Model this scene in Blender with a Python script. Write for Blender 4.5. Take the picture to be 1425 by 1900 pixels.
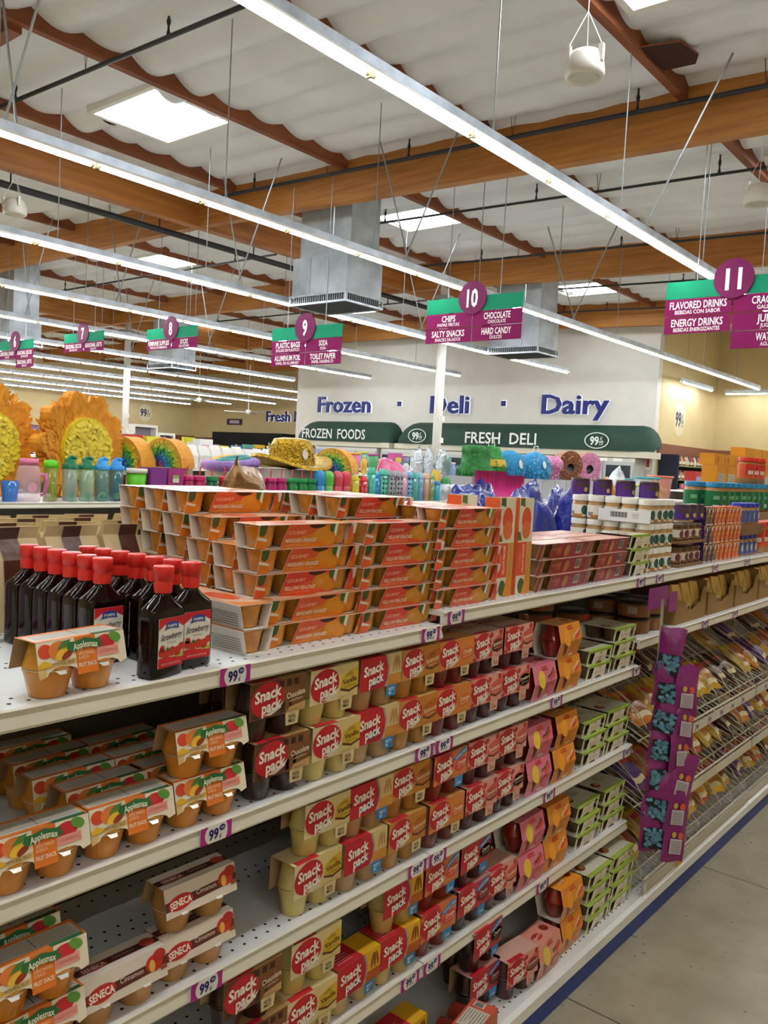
import bpy, math, random
from mathutils import Vector, Matrix
random.seed(7)
SC = bpy.context.scene
COL = SC.collection
for o in list(bpy.data.objects): bpy.data.objects.remove(o, do_unlink=True)

# ------------------------------------------------------------------ camera, world, exposure
EYE = 1.60
cam_d = bpy.data.cameras.new('camera'); cam = bpy.data.objects.new('camera', cam_d); COL.objects.link(cam)
cam_d.sensor_fit = 'HORIZONTAL'; cam_d.sensor_width = 36.0; cam_d.lens = 36.0*1560.0/1425.0
cam_d.clip_start = 0.05; cam_d.clip_end = 200
right = Vector((0.63941225, -0.76701243, 0.05332834))
down = Vector((-0.01182728, -0.07916396, -0.99679144))
fwd = Vector((0.76877311, 0.63672993, -0.05969008))
rm = Matrix((right, -down, -fwd)).transposed()
cam.matrix_world = Matrix.Translation((0, 0, EYE)) @ rm.to_4x4()
SC.camera = cam
W = bpy.data.worlds.new('world'); SC.world = W; W.use_nodes = True
W.node_tree.nodes['Background'].inputs[0].default_value = (0.95, 0.98, 1.0, 1)
W.node_tree.nodes['Background'].inputs[1].default_value = 0.35
vs = SC.view_settings
vs.view_transform = 'Standard'; vs.look = 'None'; vs.exposure = 0.12; vs.gamma = 1.0; vs.use_curve_mapping = False
TUBE = 56.0      # radiance of the fluorescent tubes
SKYL = 18.0       # radiance of the skylight lenses

# ------------------------------------------------------------------ materials
def lin(c): return c/12.92 if c <= 0.04045 else ((c+0.055)/1.055)**2.4
def hx(h):
    h = h.lstrip('#'); return tuple(lin(int(h[i:i+2], 16)/255.0) for i in (0, 2, 4)) + (1.0,)
MATS = {}
def mat(name, col, rough=0.5, metal=0.0, emit=0.0, alpha=1.0, spec=0.5, noise=0.0, nscale=30.0, bump=0.0, bscale=60.0, trans=0.0, col2=None, stretch=None, coat=0.0):
    if name in MATS: return MATS[name]
    m = bpy.data.materials.new(name); m.use_nodes = True
    nt = m.node_tree; b = nt.nodes['Principled BSDF']
    c = hx(col)
    b.inputs['Base Color'].default_value = c
    b.inputs['Roughness'].default_value = rough; b.inputs['Metallic'].default_value = metal
    b.inputs['Specular IOR Level'].default_value = spec
    b.inputs['Coat Weight'].default_value = coat
    if emit > 0:
        b.inputs['Emission Color'].default_value = c; b.inputs['Emission Strength'].default_value = emit
    b.inputs['Alpha'].default_value = alpha
    b.inputs['Transmission Weight'].default_value = trans
    if noise > 0 or bump > 0:
        tc = nt.nodes.new('ShaderNodeTexCoord'); mp = nt.nodes.new('ShaderNodeMapping')
        nt.links.new(tc.outputs['Object'], mp.inputs['Vector'])
        if stretch: mp.inputs['Scale'].default_value = stretch
    if noise > 0:
        n = nt.nodes.new('ShaderNodeTexNoise'); n.inputs['Scale'].default_value = nscale; n.inputs['Detail'].default_value = 4
        nt.links.new(mp.outputs[0], n.inputs['Vector'])
        r = nt.nodes.new('ShaderNodeValToRGB')
        c2 = hx(col2) if col2 else tuple(min(1, x*(1-noise)) for x in c[:3]) + (1,)
        c1 = c if col2 else tuple(min(1, x*(1+noise*0.6)) for x in c[:3]) + (1,)
        r.color_ramp.elements[0].position = 0.32; r.color_ramp.elements[1].position = 0.68
        r.color_ramp.elements[0].color = c2; r.color_ramp.elements[1].color = c1
        nt.links.new(n.outputs['Fac'], r.inputs[0]); nt.links.new(r.outputs[0], b.inputs['Base Color'])
    if bump > 0:
        n2 = nt.nodes.new('ShaderNodeTexNoise'); n2.inputs['Scale'].default_value = bscale; n2.inputs['Detail'].default_value = 5
        nt.links.new(mp.outputs[0], n2.inputs['Vector'])
        bp = nt.nodes.new('ShaderNodeBump'); bp.inputs['Strength'].default_value = bump; bp.inputs['Distance'].default_value = 0.02
        nt.links.new(n2.outputs['Fac'], bp.inputs['Height']); nt.links.new(bp.outputs[0], b.inputs['Normal'])
    MATS[name] = m; return m
def P(col, rough=0.45, **k): return mat('print_' + col.strip('#') + ('_%d' % int(rough*100)), col, rough, spec=0.3, **k)   # printed card / plastic colour
def clear(col, a=0.4): return mat('clear_%s_%d' % (col.strip('#'), int(a*100)), col, 0.12, alpha=a)

WOODY = mat('glulam_timber', '#b97c33', 0.6, noise=0.5, nscale=3.0, col2='#9c6024', stretch=(0.35, 0.35, 6), bump=0.1)
WOODX = mat('purlin_timber', '#94532a', 0.65, noise=0.5, nscale=2.5, col2='#733a18', stretch=(0.5, 3, 3), bump=0.1)
FOIL = mat('white_insulation_facing', '#edf0f3', 0.5, noise=0.06, nscale=1.2, bump=0.5, bscale=7.0)
GALV = mat('galvanised_steel', '#c3ccd4', 0.38, metal=0.55, noise=0.25, nscale=5)
DUCT = mat('duct_sheet_metal', '#bcc5cb', 0.38, metal=0.35, noise=0.3, nscale=2.2, bump=0.05, bscale=2)
REFL = mat('reflector_enamel', '#e9e6d8', 0.35)
BLACKP = mat('black_pipe', '#26282c', 0.5)
STEEL = mat('zinc_rod', '#9aa0a2', 0.4, metal=0.5)
TUBEM = mat('lit_tube', '#f6faff', 0.4, emit=TUBE)
TCAP = mat('tube_cap', '#b9ad86', 0.5)
SKYM = mat('skylight_lens', '#eff6ff', 0.4, emit=SKYL)
WHITEW = mat('painted_wall_white', '#d8d4c9', 0.7, noise=0.04, nscale=2)
BEIGE = mat('painted_wall_beige', '#cdb989', 0.7, noise=0.05, nscale=1.5)
BROWNB = mat('brown_wall_band', '#7a4a36', 0.7)
SHELF = mat('shelf_enamel', '#e6e7e6', 0.35, noise=0.05, nscale=4)
LIPM = mat('shelf_lip_warm_lit', '#d6d2c2', 0.38, noise=0.05, nscale=5)  # warm bounce light on the lips is put into this colour; decks whiter
HOLE = mat('punched_hole', '#15130f', 0.9)
PEG = mat('pegboard_panel', '#4f4a42', 0.6, noise=0.1, nscale=6)
KICK = mat('blue_kick_plate', '#143490', 0.4, noise=0.2, nscale=5)
CONC = mat('floor_slab_stone', '#a09780', 0.5, noise=0.22, nscale=5.0, col2='#8a8169', bump=0.04, bscale=30)
GROUT = mat('floor_joint', '#3a352b', 0.9)
WHITE = P('#f1efe8', 0.4)
CARD = mat('card_inside', '#e6e1d8', 0.7)
KRAFTIN = mat('grey_card_inside', '#a98a63', 0.8)
INK = P('#2a2622', 0.6)
NAVY = P('#201a6e', 0.5)
TAGP = P('#a3277f', 0.5)

# speckle on floor
def floor_speckle():
    nt = CONC.node_tree; b = nt.nodes['Principled BSDF']
    ramp = [n for n in nt.nodes if n.type == 'VALTORGB'][0]
    tc = [n for n in nt.nodes if n.type == 'TEX_COORD'][0]
    v = nt.nodes.new('ShaderNodeTexVoronoi'); v.inputs['Scale'].default_value = 26
    nt.links.new(tc.outputs['Object'], v.inputs['Vector'])
    r2 = nt.nodes.new('ShaderNodeValToRGB'); r2.color_ramp.elements[0].position = 0.06; r2.color_ramp.elements[1].position = 0.19
    r2.color_ramp.elements[0].color = (0.1, 0.09, 0.07, 1); r2.color_ramp.elements[1].color = (1, 1, 1, 1)
    nt.links.new(v.outputs['Distance'], r2.inputs[0])
    mx = nt.nodes.new('ShaderNodeMix'); mx.data_type = 'RGBA'; mx.blend_type = 'MULTIPLY'; mx.inputs[0].default_value = 0.75
    nn = nt.nodes.new('ShaderNodeTexNoise'); nn.inputs['Scale'].default_value = 7; nn.inputs['Detail'].default_value = 6; nt.links.new(tc.outputs['Object'], nn.inputs['Vector'])
    r3 = nt.nodes.new('ShaderNodeValToRGB'); r3.color_ramp.elements[0].position = 0.5; r3.color_ramp.elements[1].position = 0.62; nt.links.new(nn.outputs['Fac'], r3.inputs[0]); nt.links.new(r3.outputs[0], mx.inputs[0])
    nt.links.new(ramp.outputs[0], mx.inputs[6]); nt.links.new(r2.outputs[0], mx.inputs[7])
    nt.links.new(mx.outputs[2], b.inputs['Base Color'])
floor_speckle()

# ------------------------------------------------------------------ mesh builder
EPS = 0.0004
TXT = {}
def text2d(s, bold=0.0, shear=0.0):
    k = (s, bold, shear)
    if k in TXT: return TXT[k]
    cu = bpy.data.curves.new('t', 'FONT'); cu.body = s; cu.size = 1.0; cu.offset = bold; cu.shear = shear
    cu.resolution_u = 2; cu.space_line = 0.85; cu.align_x = 'LEFT'
    ob = bpy.data.objects.new('t', cu); COL.objects.link(ob)
    dg = bpy.context.evaluated_depsgraph_get(); dg.update()
    me = ob.evaluated_get(dg).to_mesh()
    vs_ = [(v.co.x, v.co.y) for v in me.vertices]; fs = [tuple(p.vertices) for p in me.polygons]
    flip = []
    for p in me.polygons: flip.append(p.normal.z < 0)
    fs = [tuple(reversed(f)) if fl else f for f, fl in zip(fs, flip)]
    ob.evaluated_get(dg).to_mesh_clear()
    bpy.data.objects.remove(ob, do_unlink=True); bpy.data.curves.remove(cu)
    xs = [v[0] for v in vs_] or [0]; ys = [v[1] for v in vs_] or [0]
    TXT[k] = (vs_, fs, min(xs), max(xs), min(ys), max(ys)); return TXT[k]

class Fr:                                   # a flat frame on a surface: o + u*x + v*y, n outward
    def __init__(s, o, u, v):
        s.o = Vector(o); s.u = Vector(u).normalized(); s.v = Vector(v).normalized(); s.n = s.u.cross(s.v).normalized()
    def p(s, x, y, l=1): return s.o + s.u*x + s.v*y + s.n*(EPS*l)

class B:
    def __init__(s): s.v = []; s.f = []; s.m = []; s.sm = []; s.mats = []
    def mi(s, m):
        if m not in s.mats: s.mats.append(m)
        return s.mats.index(m)
    def add(s, vs_, fs, m, smooth=False):
        b = len(s.v); s.v += [tuple(x) for x in vs_]; i = s.mi(m)
        for f in fs: s.f.append(tuple(b+k for k in f)); s.m.append(i); s.sm.append(smooth)
        return s
    def poly(s, pts, m): return s.add(pts, [tuple(range(len(pts)))], m)
    def box(s, x0, x1, y0, y1, z0, z1, m):
        if x0 > x1: x0, x1 = x1, x0
        if y0 > y1: y0, y1 = y1, y0
        if z0 > z1: z0, z1 = z1, z0
        v = [(x, y, z) for z in (z0, z1) for y in (y0, y1) for x in (x0, x1)]
        return s.add(v, [(0, 2, 3, 1), (4, 5, 7, 6), (0, 1, 5, 4), (1, 3, 7, 5), (3, 2, 6, 7), (2, 0, 4, 6)], m)
    def slab(s, q, n, t, mo, mi_):           # quad/polygon q (outward ccw) with thickness t towards -n; outer material mo, inner mi_
        n = Vector(n).normalized()*t; k = len(q); q = [Vector(a) for a in q]; r = [a-n for a in q]
        s.add(q, [tuple(range(k))], mo); s.add(r, [tuple(reversed(range(k)))], mi_)
        for i in range(k):
            j = (i+1) % k; s.add([q[j], q[i], r[i], r[j]], [(0, 1, 2, 3)], mi_)
        return s
    def prism(s, pts, x0, x1, m, axis=0, cap=True):   # polygon pts in the plane normal to axis, extruded x0..x1
        k = len(pts)
        def mk(a, p): return (a, p[0], p[1]) if axis == 0 else ((p[0], a, p[1]) if axis == 1 else (p[0], p[1], a))
        v = [mk(x0, p) for p in pts] + [mk(x1, p) for p in pts]
        fs = [(i, (i+1) % k, k+(i+1) % k, k+i) for i in range(k)]
        if cap: fs += [tuple(reversed(range(k))), tuple(range(k, 2*k))]
        return s.add(v, fs, m)
    def tube(s, pts, r, m, n=6, closed=False):
        pts = [Vector(p) for p in pts]; rings = []; K = len(pts); vs_ = []
        for i, p in enumerate(pts):
            if closed: d = pts[(i+1) % K]-pts[i-1]
            else: d = pts[min(i+1, K-1)]-pts[max(i-1, 0)]
            d.normalize(); a = Vector((0, 0, 1)) if abs(d.z) < 0.9 else Vector((1, 0, 0))
            u = d.cross(a).normalized(); w = d.cross(u).normalized()
            rr = r[i] if isinstance(r, (list, tuple)) else r
            for k in range(n):
                t = 2*math.pi*k/n; vs_.append(p + u*math.cos(t)*rr + w*math.sin(t)*rr)
        fs = []
        for i in range(K if closed else K-1):
            for k in range(n):
                a0 = i*n+k; a1 = i*n+(k+1) % n; j = (i+1) % K; fs.append((a0, a1, j*n+(k+1) % n, j*n+k))
        if not closed: fs += [tuple(range(n)), tuple(reversed(range((K-1)*n, K*n)))]
        return s.add(vs_, fs, m, n > 5)
    def lathe(s, prof, m, n=16, c=(0, 0, 0), sx=1.0, sy=1.0, sq=0.0, smooth=True, caps=True, a0=0.0, a1=None):
        # profile of (r, z); sq>0 makes the section squarer
        vs_ = []; full = a1 is None; A1 = 2*math.pi if full else a1; cnt = n if full else n+1
        for r, z in prof:
            for k in range(cnt):
                t = a0 + (A1-a0 if not full else 2*math.pi)*k/n
                ct, st = math.cos(t), math.sin(t); q = 1.0
                if sq > 0:
                    e = 2+sq*8; q = (abs(ct)**e+abs(st)**e)**(-1/e)
                vs_.append((c[0]+r*ct*q*sx, c[1]+r*st*q*sy, c[2]+z))
        fs = []
        for i in range(len(prof)-1):
            for k in range(n):
                k2 = (k+1) % cnt; fs.append((i*cnt+k, i*cnt+k2, (i+1)*cnt+k2, (i+1)*cnt+k))
        s.add(vs_, fs, m, smooth)
        if caps and full:
            b = len(s.v)-len(vs_); i = s.mi(m)
            s.f.append(tuple(b+k for k in reversed(range(n)))); s.m.append(i); s.sm.append(False)
            s.f.append(tuple(b+(len(prof)-1)*n+k for k in range(n))); s.m.append(i); s.sm.append(False)
        return s
    def rect(s, F, x0, y0, x1, y1, m, l=1): return s.poly([F.p(x0, y0, l), F.p(x1, y0, l), F.p(x1, y1, l), F.p(x0, y1, l)], m)
    def pg(s, F, pts, m, l=1): return s.poly([F.p(x, y, l) for x, y in pts], m)
    def ell(s, F, cx, cy, rx, ry, m, l=1, n=20, rot=0.0, t0=0.0, t1=2*math.pi):
        pts = []; full = abs(t1-t0-2*math.pi) < 1e-6
        for k in range(n + (0 if full else 1)):
            t = t0+(t1-t0)*k/n; a, b_ = rx*math.cos(t), ry*math.sin(t)
            pts.append((cx+a*math.cos(rot)-b_*math.sin(rot), cy+a*math.sin(rot)+b_*math.cos(rot)))
        return s.pg(F, pts, m, l)
    def text(s, F, t, cx, cy, h, m, l=2, w=None, bold=0.0, shear=0.0, rot=0.0, al='C', ext=0.0, arc=0.0, mw=None):
        vs_, fs, x0, x1, y0, y1 = text2d(t, bold, shear)
        lines = t.count('\n')+1
        sy = h/max(1e-6, (y1-y0)) if lines > 1 else h/0.729
        sx = sy if w is None else w/max(1e-6, (x1-x0))
        if mw and (x1-x0)*sx > mw: sx = mw/(x1-x0)
        ax = {'C': (x0+x1)/2, 'L': x0, 'R': x1}[al]; ay = (y0+y1)/2 if lines > 1 else 0.365
        c_, s_ = math.cos(rot), math.sin(rot); out = []
        for x, y in vs_:
            X, Y = (x-ax)*sx, (y-ay)*sy
            if arc: Y -= arc*X*X
            out.append((cx+X*c_-Y*s_, cy+X*s_+Y*c_))
        s.add([F.p(x, y, l) for x, y in out], fs, m)
        if ext > 0:                                     # raised lettering: side walls from boundary edges
            ed = {}
            for f in fs:
                for i in range(len(f)):
                    a, b_ = f[i], f[(i+1) % len(f)]
                    if (b_, a) in ed: del ed[(b_, a)]
                    else: ed[(a, b_)] = 1
            bb = [F.p(x, y, l)-F.n*ext for x, y in out]; tt = [F.p(x, y, l) for x, y in out]
            for a, b_ in ed: s.add([tt[a], bb[a], bb[b_], tt[b_]], [(0, 1, 2, 3)], m)
        return s
    def mesh(s, name):
        me = bpy.data.meshes.new(name); me.from_pydata(s.v, [], s.f)
        for m in s.mats: me.materials.append(m)
        me.polygons.foreach_set('material_index', s.m); me.polygons.foreach_set('use_smooth', s.sm)
        me.update(); return me
    def obj(s, name, parent=None, loc=(0, 0, 0), rz=0.0): return inst(name, s.mesh(name), parent, loc, rz)

def inst(name, me, parent=None, loc=(0, 0, 0), rz=0.0, rot=None):
    o = bpy.data.objects.new(name, me); COL.objects.link(o); o.location = loc
    o.rotation_euler = rot if rot else (0, 0, rz)
    if parent: o.parent = parent
    return o
SEEN = {}
def tag(o, label, cat, group=None, kind=None):
    o['label'] = label; o['category'] = cat
    if group: o['group'] = group
    if kind: o['kind'] = kind
    return o
def thing(name, label, cat, loc=(0, 0, 0), rz=0.0, group=None, rot=None):
    o = bpy.data.objects.new(name, None); o.empty_display_size = 0.05; COL.objects.link(o)
    o.location = loc; o.rotation_euler = rot if rot else (0, 0, rz)
    return tag(o, label, cat, group)
def structure(o): o['kind'] = 'structure'; return o
KIND = {}
def place(kind, name, label, cat, loc, rz=0.0, group=None, rot=None):
    """kind: list of (part name, mesh, offset, list of sub-parts)"""
    t = thing(name, label, cat, loc, rz, group, rot)
    for pn, me, off, subs in KIND[kind]:
        c = inst(pn, me, t, off)
        for sn, sme, soff in subs: inst(sn, sme, c, soff)
    return t
ORD = ['first', 'second', 'third', 'fourth', 'fifth', 'sixth', 'seventh', 'eighth', 'ninth', 'tenth', 'eleventh', 'twelfth', 'thirteenth', 'fourteenth', 'fifteenth', 'sixteenth', 'seventeenth', 'eighteenth', 'nineteenth', 'twentieth', 'twenty-first', 'twenty-second', 'twenty-third', 'twenty-fourth', 'twenty-fifth', 'twenty-sixth', 'twenty-seventh', 'twenty-eighth', 'twenty-ninth', 'thirtieth']
LEV = ['bottom', 'second', 'third', 'fourth', 'fifth', 'sixth', 'seventh']
def jit(a): return random.uniform(-a, a)
# ================================================================== SETTING
XW, XE, YN, YF = -4.0, 31.0, -6.0, 40.5
def zp(y): return 5.87 + 0.029*(min(y, 12.7)-3.84)      # underside of the purlins (roof falls gently)
# floor: joint layer and the slabs that show
fl = structure(B().box(XW, XE+0.5, YN, YF+0.5, -0.12, -0.012, GROUT).obj('floor'))
sl = {}
for ix in range(-3, 9):
    for iy in range(-2, 2):
        x0 = 2.31+1.19*(ix-1); y0 = -2.6+1.85*iy+1.85
        b = B().box(0.003, 1.187, 0.003, 1.847, -0.012, 0.0, CONC)
        if 's' not in sl: sl['s'] = b.mesh('slab')
        inst('slab', sl['s'], fl, (x0, y0-1.85, 0))
B().box(2.31+1.19*8, XE+0.5, YN, YF+0.5, -0.012, 0, CONC).obj('far_slab_field', fl)
B().box(XW, 2.31+1.19*8, 1.10, YF+0.5, -0.012, 0, CONC).obj('far_slab_field', fl)
# walls
structure(B().box(22.0, 22.25, 8.97, 22.7, 0, 7.0, WHITEW).obj('wall_deli'))
structure(B().box(22.25, XE, 22.5, 22.7, 0, 7.0, BEIGE).obj('wall_return'))
structure(B().box(22.25, 26.7, 8.97, 9.15, 0, 7.0, BEIGE).obj('wall_recess'))
structure(B().box(26.7, 26.9, YN, 9.15, 0, 7.0, BEIGE).obj('wall_east'))
structure(B().box(XE, XE+0.2, 22.5, YF+0.2, 0, 7.0, BEIGE).obj('wall_produce'))
structure(B().box(XW, XE+0.2, YF, YF+0.2, 0, 7.0, BEIGE).obj('wall_far'))
structure(B().box(XW-0.2, XW, YN-0.2, YF+0.2, 0, 7.0, BEIGE).obj('wall_west'))
structure(B().box(XW-0.2, 26.9, YN-0.2, YN, 0, 7.0, BEIGE).obj('wall_near'))
structure(B().box(22.25, 26.66, 8.91, 8.966, 2.22, 2.5, BROWNB).obj('trim_1'))
structure(B().box(26.64, 26.697, YN, 8.9, 2.22, 2.5, BROWNB).obj('trim_2'))
structure(B().box(20, XE-0.02, YF-0.08, YF-0.003, 2.0, 2.5, BROWNB).obj('trim_3'))
structure(B().box(XE-0.08, XE-0.003, 22.8, YF-0.1, 2.0, 2.45, BROWNB).obj('trim_4'))

# roof: sagging insulation blankets, purlins, glulam beams, skylights
ceil = bpy.data.objects.new('ceiling', None); COL.objects.link(ceil); structure(ceil)
SKY = [(6.40, 7.62, 9.45, 10.85), (12.05, 13.12, 9.2, 10.6), (18.8, 20.0, 9.1, 10.7), (12.05, 13.12, 16.9, 18.4), (6.40, 7.62, 2.2, 3.6), (12.05, 13.12, 2.3, 3.6), (18.8, 20, 2.3, 3.6), (18.8, 20.0, 17.0, 18.4), (6.4, 7.62, 17.0, 18.4), (0.3, 1.5, 9.45, 10.85), (0.3, 1.5, 2.2, 3.6), (6.4, 7.62, 25.0, 26.4), (12.05, 13.12, 25.0, 26.4), (18.8, 20.0, 25.0, 26.4)]
PY = [3.84+2.61*k for k in range(-4, 15)]
dx = 0.61/8
NX = int((XE+0.2-XW)/dx)+1
roof_back = mat('roof_deck', '#6b4a30', 0.8)
for k in range(len(PY)-1):
    ya, yb = PY[k]+0.05, PY[k+1]-0.05
    ny = 7; vs_ = []; fs = []
    amp = [random.uniform(0.08, 0.16) for _ in range(NX//8+2)]
    ph = [random.uniform(-0.02, 0.02) for _ in range(NX//8+2)]
    for i in range(NX+1):
        x = XW+i*dx; c = i//8; s_ = abs(math.sin(math.pi*(i % 8)/8.0))
        for j in range(ny+1):
            y = ya+(yb-ya)*j/ny
            e = 0.8+0.2*math.sin(math.pi*j/ny)
            z = zp(y)+0.20-amp[c]*s_*e + 0.012*math.sin(7*x+3*j+k)
            vs_.append((x, y, z))
    for i in range(NX):
        xm = XW+(i+0.5)*dx
        for j in range(ny):
            ym = ya+(yb-ya)*(j+0.5)/ny
            if any(a < xm < b_ and c < ym < d for a, b_, c, d in SKY): continue
            a0 = i*(ny+1)+j; fs.append((a0, a0+1, a0+ny+2, a0+ny+1))
    B().add(vs_, fs, FOIL, True).obj('insulation_blanket', ceil)
B().box(XW-0.2, XE+0.2, YN-0.2, YF+0.2, 6.9, 7.0, roof_back).obj('roof_deck', ceil)
for y in PY: B().box(XW, XE, y-0.05, y+0.05, zp(y), zp(y)+0.27, WOODX).obj('purlin', ceil)
def zb(y): return 5.47+0.03*(min(y, 12.7)-6.5)
for X in (-2.65, 3.45, 9.57, 15.7, 21.55, 27.8):
    for y0, y1 in ((YN, 12.6), (12.8, YF)):
        ys = [y0+(y1-y0)*i/4 for i in range(5)]
        B().prism([(y, zb(y)) for y in ys]+[(y, zb(y)+0.72) for y in reversed(ys)], X, X+0.17, WOODY).obj('glulam_beam', ceil)
B().box(XW, 21.9, 12.6, 12.8, 5.64, 6.4, mat('girder_timber', '#b4742f', 0.55, noise=0.5, nscale=2.0, col2='#93561d', stretch=(0.3, 3, 6))).obj('glulam_girder', ceil)
B().box(4.35, 4.5, 9.11, 11.6, 5.95, 6.2, WOODX).obj('timber_strut', ceil)
B().box(XW, 21.9, 25.2, 25.4, 5.64, 6.4, WOODY).obj('glulam_girder', ceil)
for a, b_, c, d in SKY:
    e = bpy.data.objects.new('skylight', None); COL.objects.link(e); e.parent = ceil
    z0 = zp((c+d)/2)+0.10; z1 = z0+0.14
    q = B(); t = 0.07
    q.box(a-t, a, c-t, d+t, z0, z1, WHITE); q.box(b_, b_+t, c-t, d+t, z0, z1, WHITE); q.box(a, b_, c-t, c, z0, z1, WHITE); q.box(a, b_, d, d+t, z0, z1, WHITE)
    q.obj('curb', e)
    B().box(a, b_, c, d, z1-0.04, z1-0.02, SKYM).obj('lens', e)
    B().box((a+b_)/2-0.01, (a+b_)/2+0.01, c, c+(d-c)*0.45, z1-0.055, z1-0.041, mat('glazing_bar', '#cfd6dc', 0.5)).obj('glazing_bar', e)
# torn dark hole in the blanket above the speaker
hole = B(); pts = [(8.23, 3.79, 5.90), (8.35, 3.43, 5.91), (8.73, 3.38, 5.92), (8.90, 3.47, 5.92), (8.83, 3.78, 5.90), (8.52, 3.80, 5.90)]
hole.slab(list(pts), (0, 0, -1), 0.02, mat('torn_brown_backing', '#3b1d14', 0.9), WOODX).obj('torn_backing', ceil)

# ------------------------------------------------------------------ sprinkler pipes
def sprinkler():
    q = B().lathe([(0.022, 0), (0.018, 0.04), (0.012, 0.06), (0.012, 0.10), (0.020, 0.12), (0.024, 0.15), (0.014, 0.18), (0.010, 0.22), (0.012, 0.24)], BLACKP, 8)
    q.lathe([(0.02, 0.243), (0.02, 0.248)], STEEL, 8); return q.mesh('sprinkler_head')
SPR = sprinkler(); HANG = B().tube([(0, 0, 0), (0, 0.05, 0.45)], 0.004, BLACKP, 4).tube([(0, 0, 0), (0, -0.06, 0.45)], 0.004, BLACKP, 4).mesh('hanger')
pipes = [(5.36, 0.026, 'nearest the camera'), (9.42, 0.03, 'along the first glulam beam'), (11.9, 0.022, 'between the first two glulam beams'), (15.1, 0.022, 'just before the second glulam beam'), (18.3, 0.022, 'between second and third glulam beams'), (21.2, 0.022, 'close to the deli wall')]
for X, r, w in pipes:
    t = thing('sprinkler_pipe', 'black sprinkler branch pipe under the roof, '+w, 'pipe', (X, 0, 0), group='sprinkler branch pipes')
    z = lambda y: zp(y)-0.09
    B().tube([(0, y, z(y)) for y in (-3, 1, 5, 9, 12.55)], r, BLACKP, 8).obj('pipe', t)
    for y in ((1.2, 4.32, 7.7, 10.97) if X < 11 else (1.5, 4.2, 7.06, 10.2)): inst('sprinkler_head', SPR, t, (0, y, z(y)+r*0.6))
    for y in (2.9, 6.0, 9.3): inst('hanger', HANG, t, (0, y, z(y)))
t = thing('sprinkler_main', 'thick black sprinkler main pipe running beside the long girder', 'pipe', (0, 12.98, 5.50))
B().tube([(XW, 0, 0), (21.8, 0, 0)], 0.055, BLACKP, 10).obj('pipe', t)
for x in (3.2, 6.3, 9.0, 11.2, 14, 17): B().tube([(x, 0, 0), (x, 0, 0.4)], 0.012, BLACKP, 6).lathe([(0.06, -0.03), (0.075, 0), (0.06, 0.03)], BLACKP, 8, (x, 0, 0)).obj('hanger', t)
for k, (X, Y0, Y1) in enumerate([(12.0, 13.2, 24), (17.2, 13.2, 24)]):
    t = thing('sprinkler_pipe', 'thin black sprinkler pipe beyond the girder, %s one' % ('nearer', 'farther')[k], 'pipe', (X, 0, 0))
    B().tube([(0, Y0, 5.75), (0, Y1, 5.75)], 0.022, BLACKP, 6).obj('pipe', t)
    for y in (14.5, 18, 21.5): inst('sprinkler_head', SPR, t, (0, y, 5.765))

# ------------------------------------------------------------------ fluorescent strip rows
LZ = 4.20
def housing(L):
    q = B()
    prof = [(-0.07, -0.026), (-0.045, 0.006), (-0.03, 0.01), (-0.03, 0.085), (0.03, 0.085), (0.03, 0.01), (0.045, 0.006), (0.07, -0.026), (0.064, -0.026), (0.042, -0.001), (-0.042, -0.001), (-0.064, -0.026)]
    n = len(prof); v = [(0, y, z) for y, z in prof]+[(L, y, z) for y, z in prof]
    for i in range(n):
        j = (i+1) % n; top = 1 <= i <= 5
        q.add([v[i], v[n+i], v[n+j], v[j]], [(0, 1, 2, 3)], GALV if top else REFL)
    q.add([(0, -0.03, 0.01), (0, 0.03, 0.01), (0, 0.03, 0.085), (0, -0.03, 0.085)], [(0, 1, 2, 3)], GALV)
    q.add([(L, -0.03, 0.01), (L, 0.03, 0.01), (L, 0.03, 0.085), (L, -0.03, 0.085)], [(3, 2, 1, 0)], GALV)
    return q.mesh('housing')
HOUS = housing(2.42)
tq = B().tube([(0.05, 0, 0), (1.16, 0, 0)], 0.021, TUBEM, 8); TUBEMESH = tq.mesh('tube')
CAPM = B().tube([(0.0, 0, 0), (0.049, 0, 0)], 0.017, TCAP, 6).tube([(1.161, 0, 0), (1.21, 0, 0)], 0.017, TCAP, 6).box(-0.012, 0.012, -0.022, 0.022, -0.022, 0.03, TCAP).mesh('lamp_holder')
def light_row(Y, xa, nseg, label, rodz, zz=LZ, braces=()):
    t = thing('strip_light_row', label, 'ceiling light', (xa, Y, zz), group='rows of fluorescent strip lights')
    for i in range(nseg):
        h = inst('housing', HOUS, t, (i*2.42, 0, 0))
        for k in (0, 1):
            u = inst('tube', TUBEMESH, t, (i*2.42+k*1.21, 0, -0.034)); inst('lamp_holder', CAPM, u, (0, 0, 0))
        B().tube([(i*2.42+0.3, 0, 0.086), (i*2.42+0.3, 0, rodz-zz)], 0.007, STEEL, 5).obj('hanger_rod', t)
    for bx in braces:
        B().tube([(bx, 0, 0.08), (bx+0.15, -0.75, rodz-zz-0.05)], 0.012, STEEL, 5).obj('brace', t)
        if Y > 6: B().tube([(bx+0.1, 0, 0.09), (bx+0.25, 0.75, rodz-zz-0.05)], 0.012, STEEL, 5).obj('brace', t)
rows = [(-3.0, -3.9, 2), (0.42, -3.1, 12), (3.87, -1.77, 11), (7.2, -1.77, 11), (10.6, -1.77, 9), (14.0, -1.77, 9), (17.4, -1.77, 9), (20.8, -1.77, 9), (24.2, 2.0, 11), (27.6, 2.0, 11), (31.0, 2.0, 11), (34.4, 2.0, 11), (37.8, 2.0, 11)]  # the first row is unseen, added to brighten the shelf fronts
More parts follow.
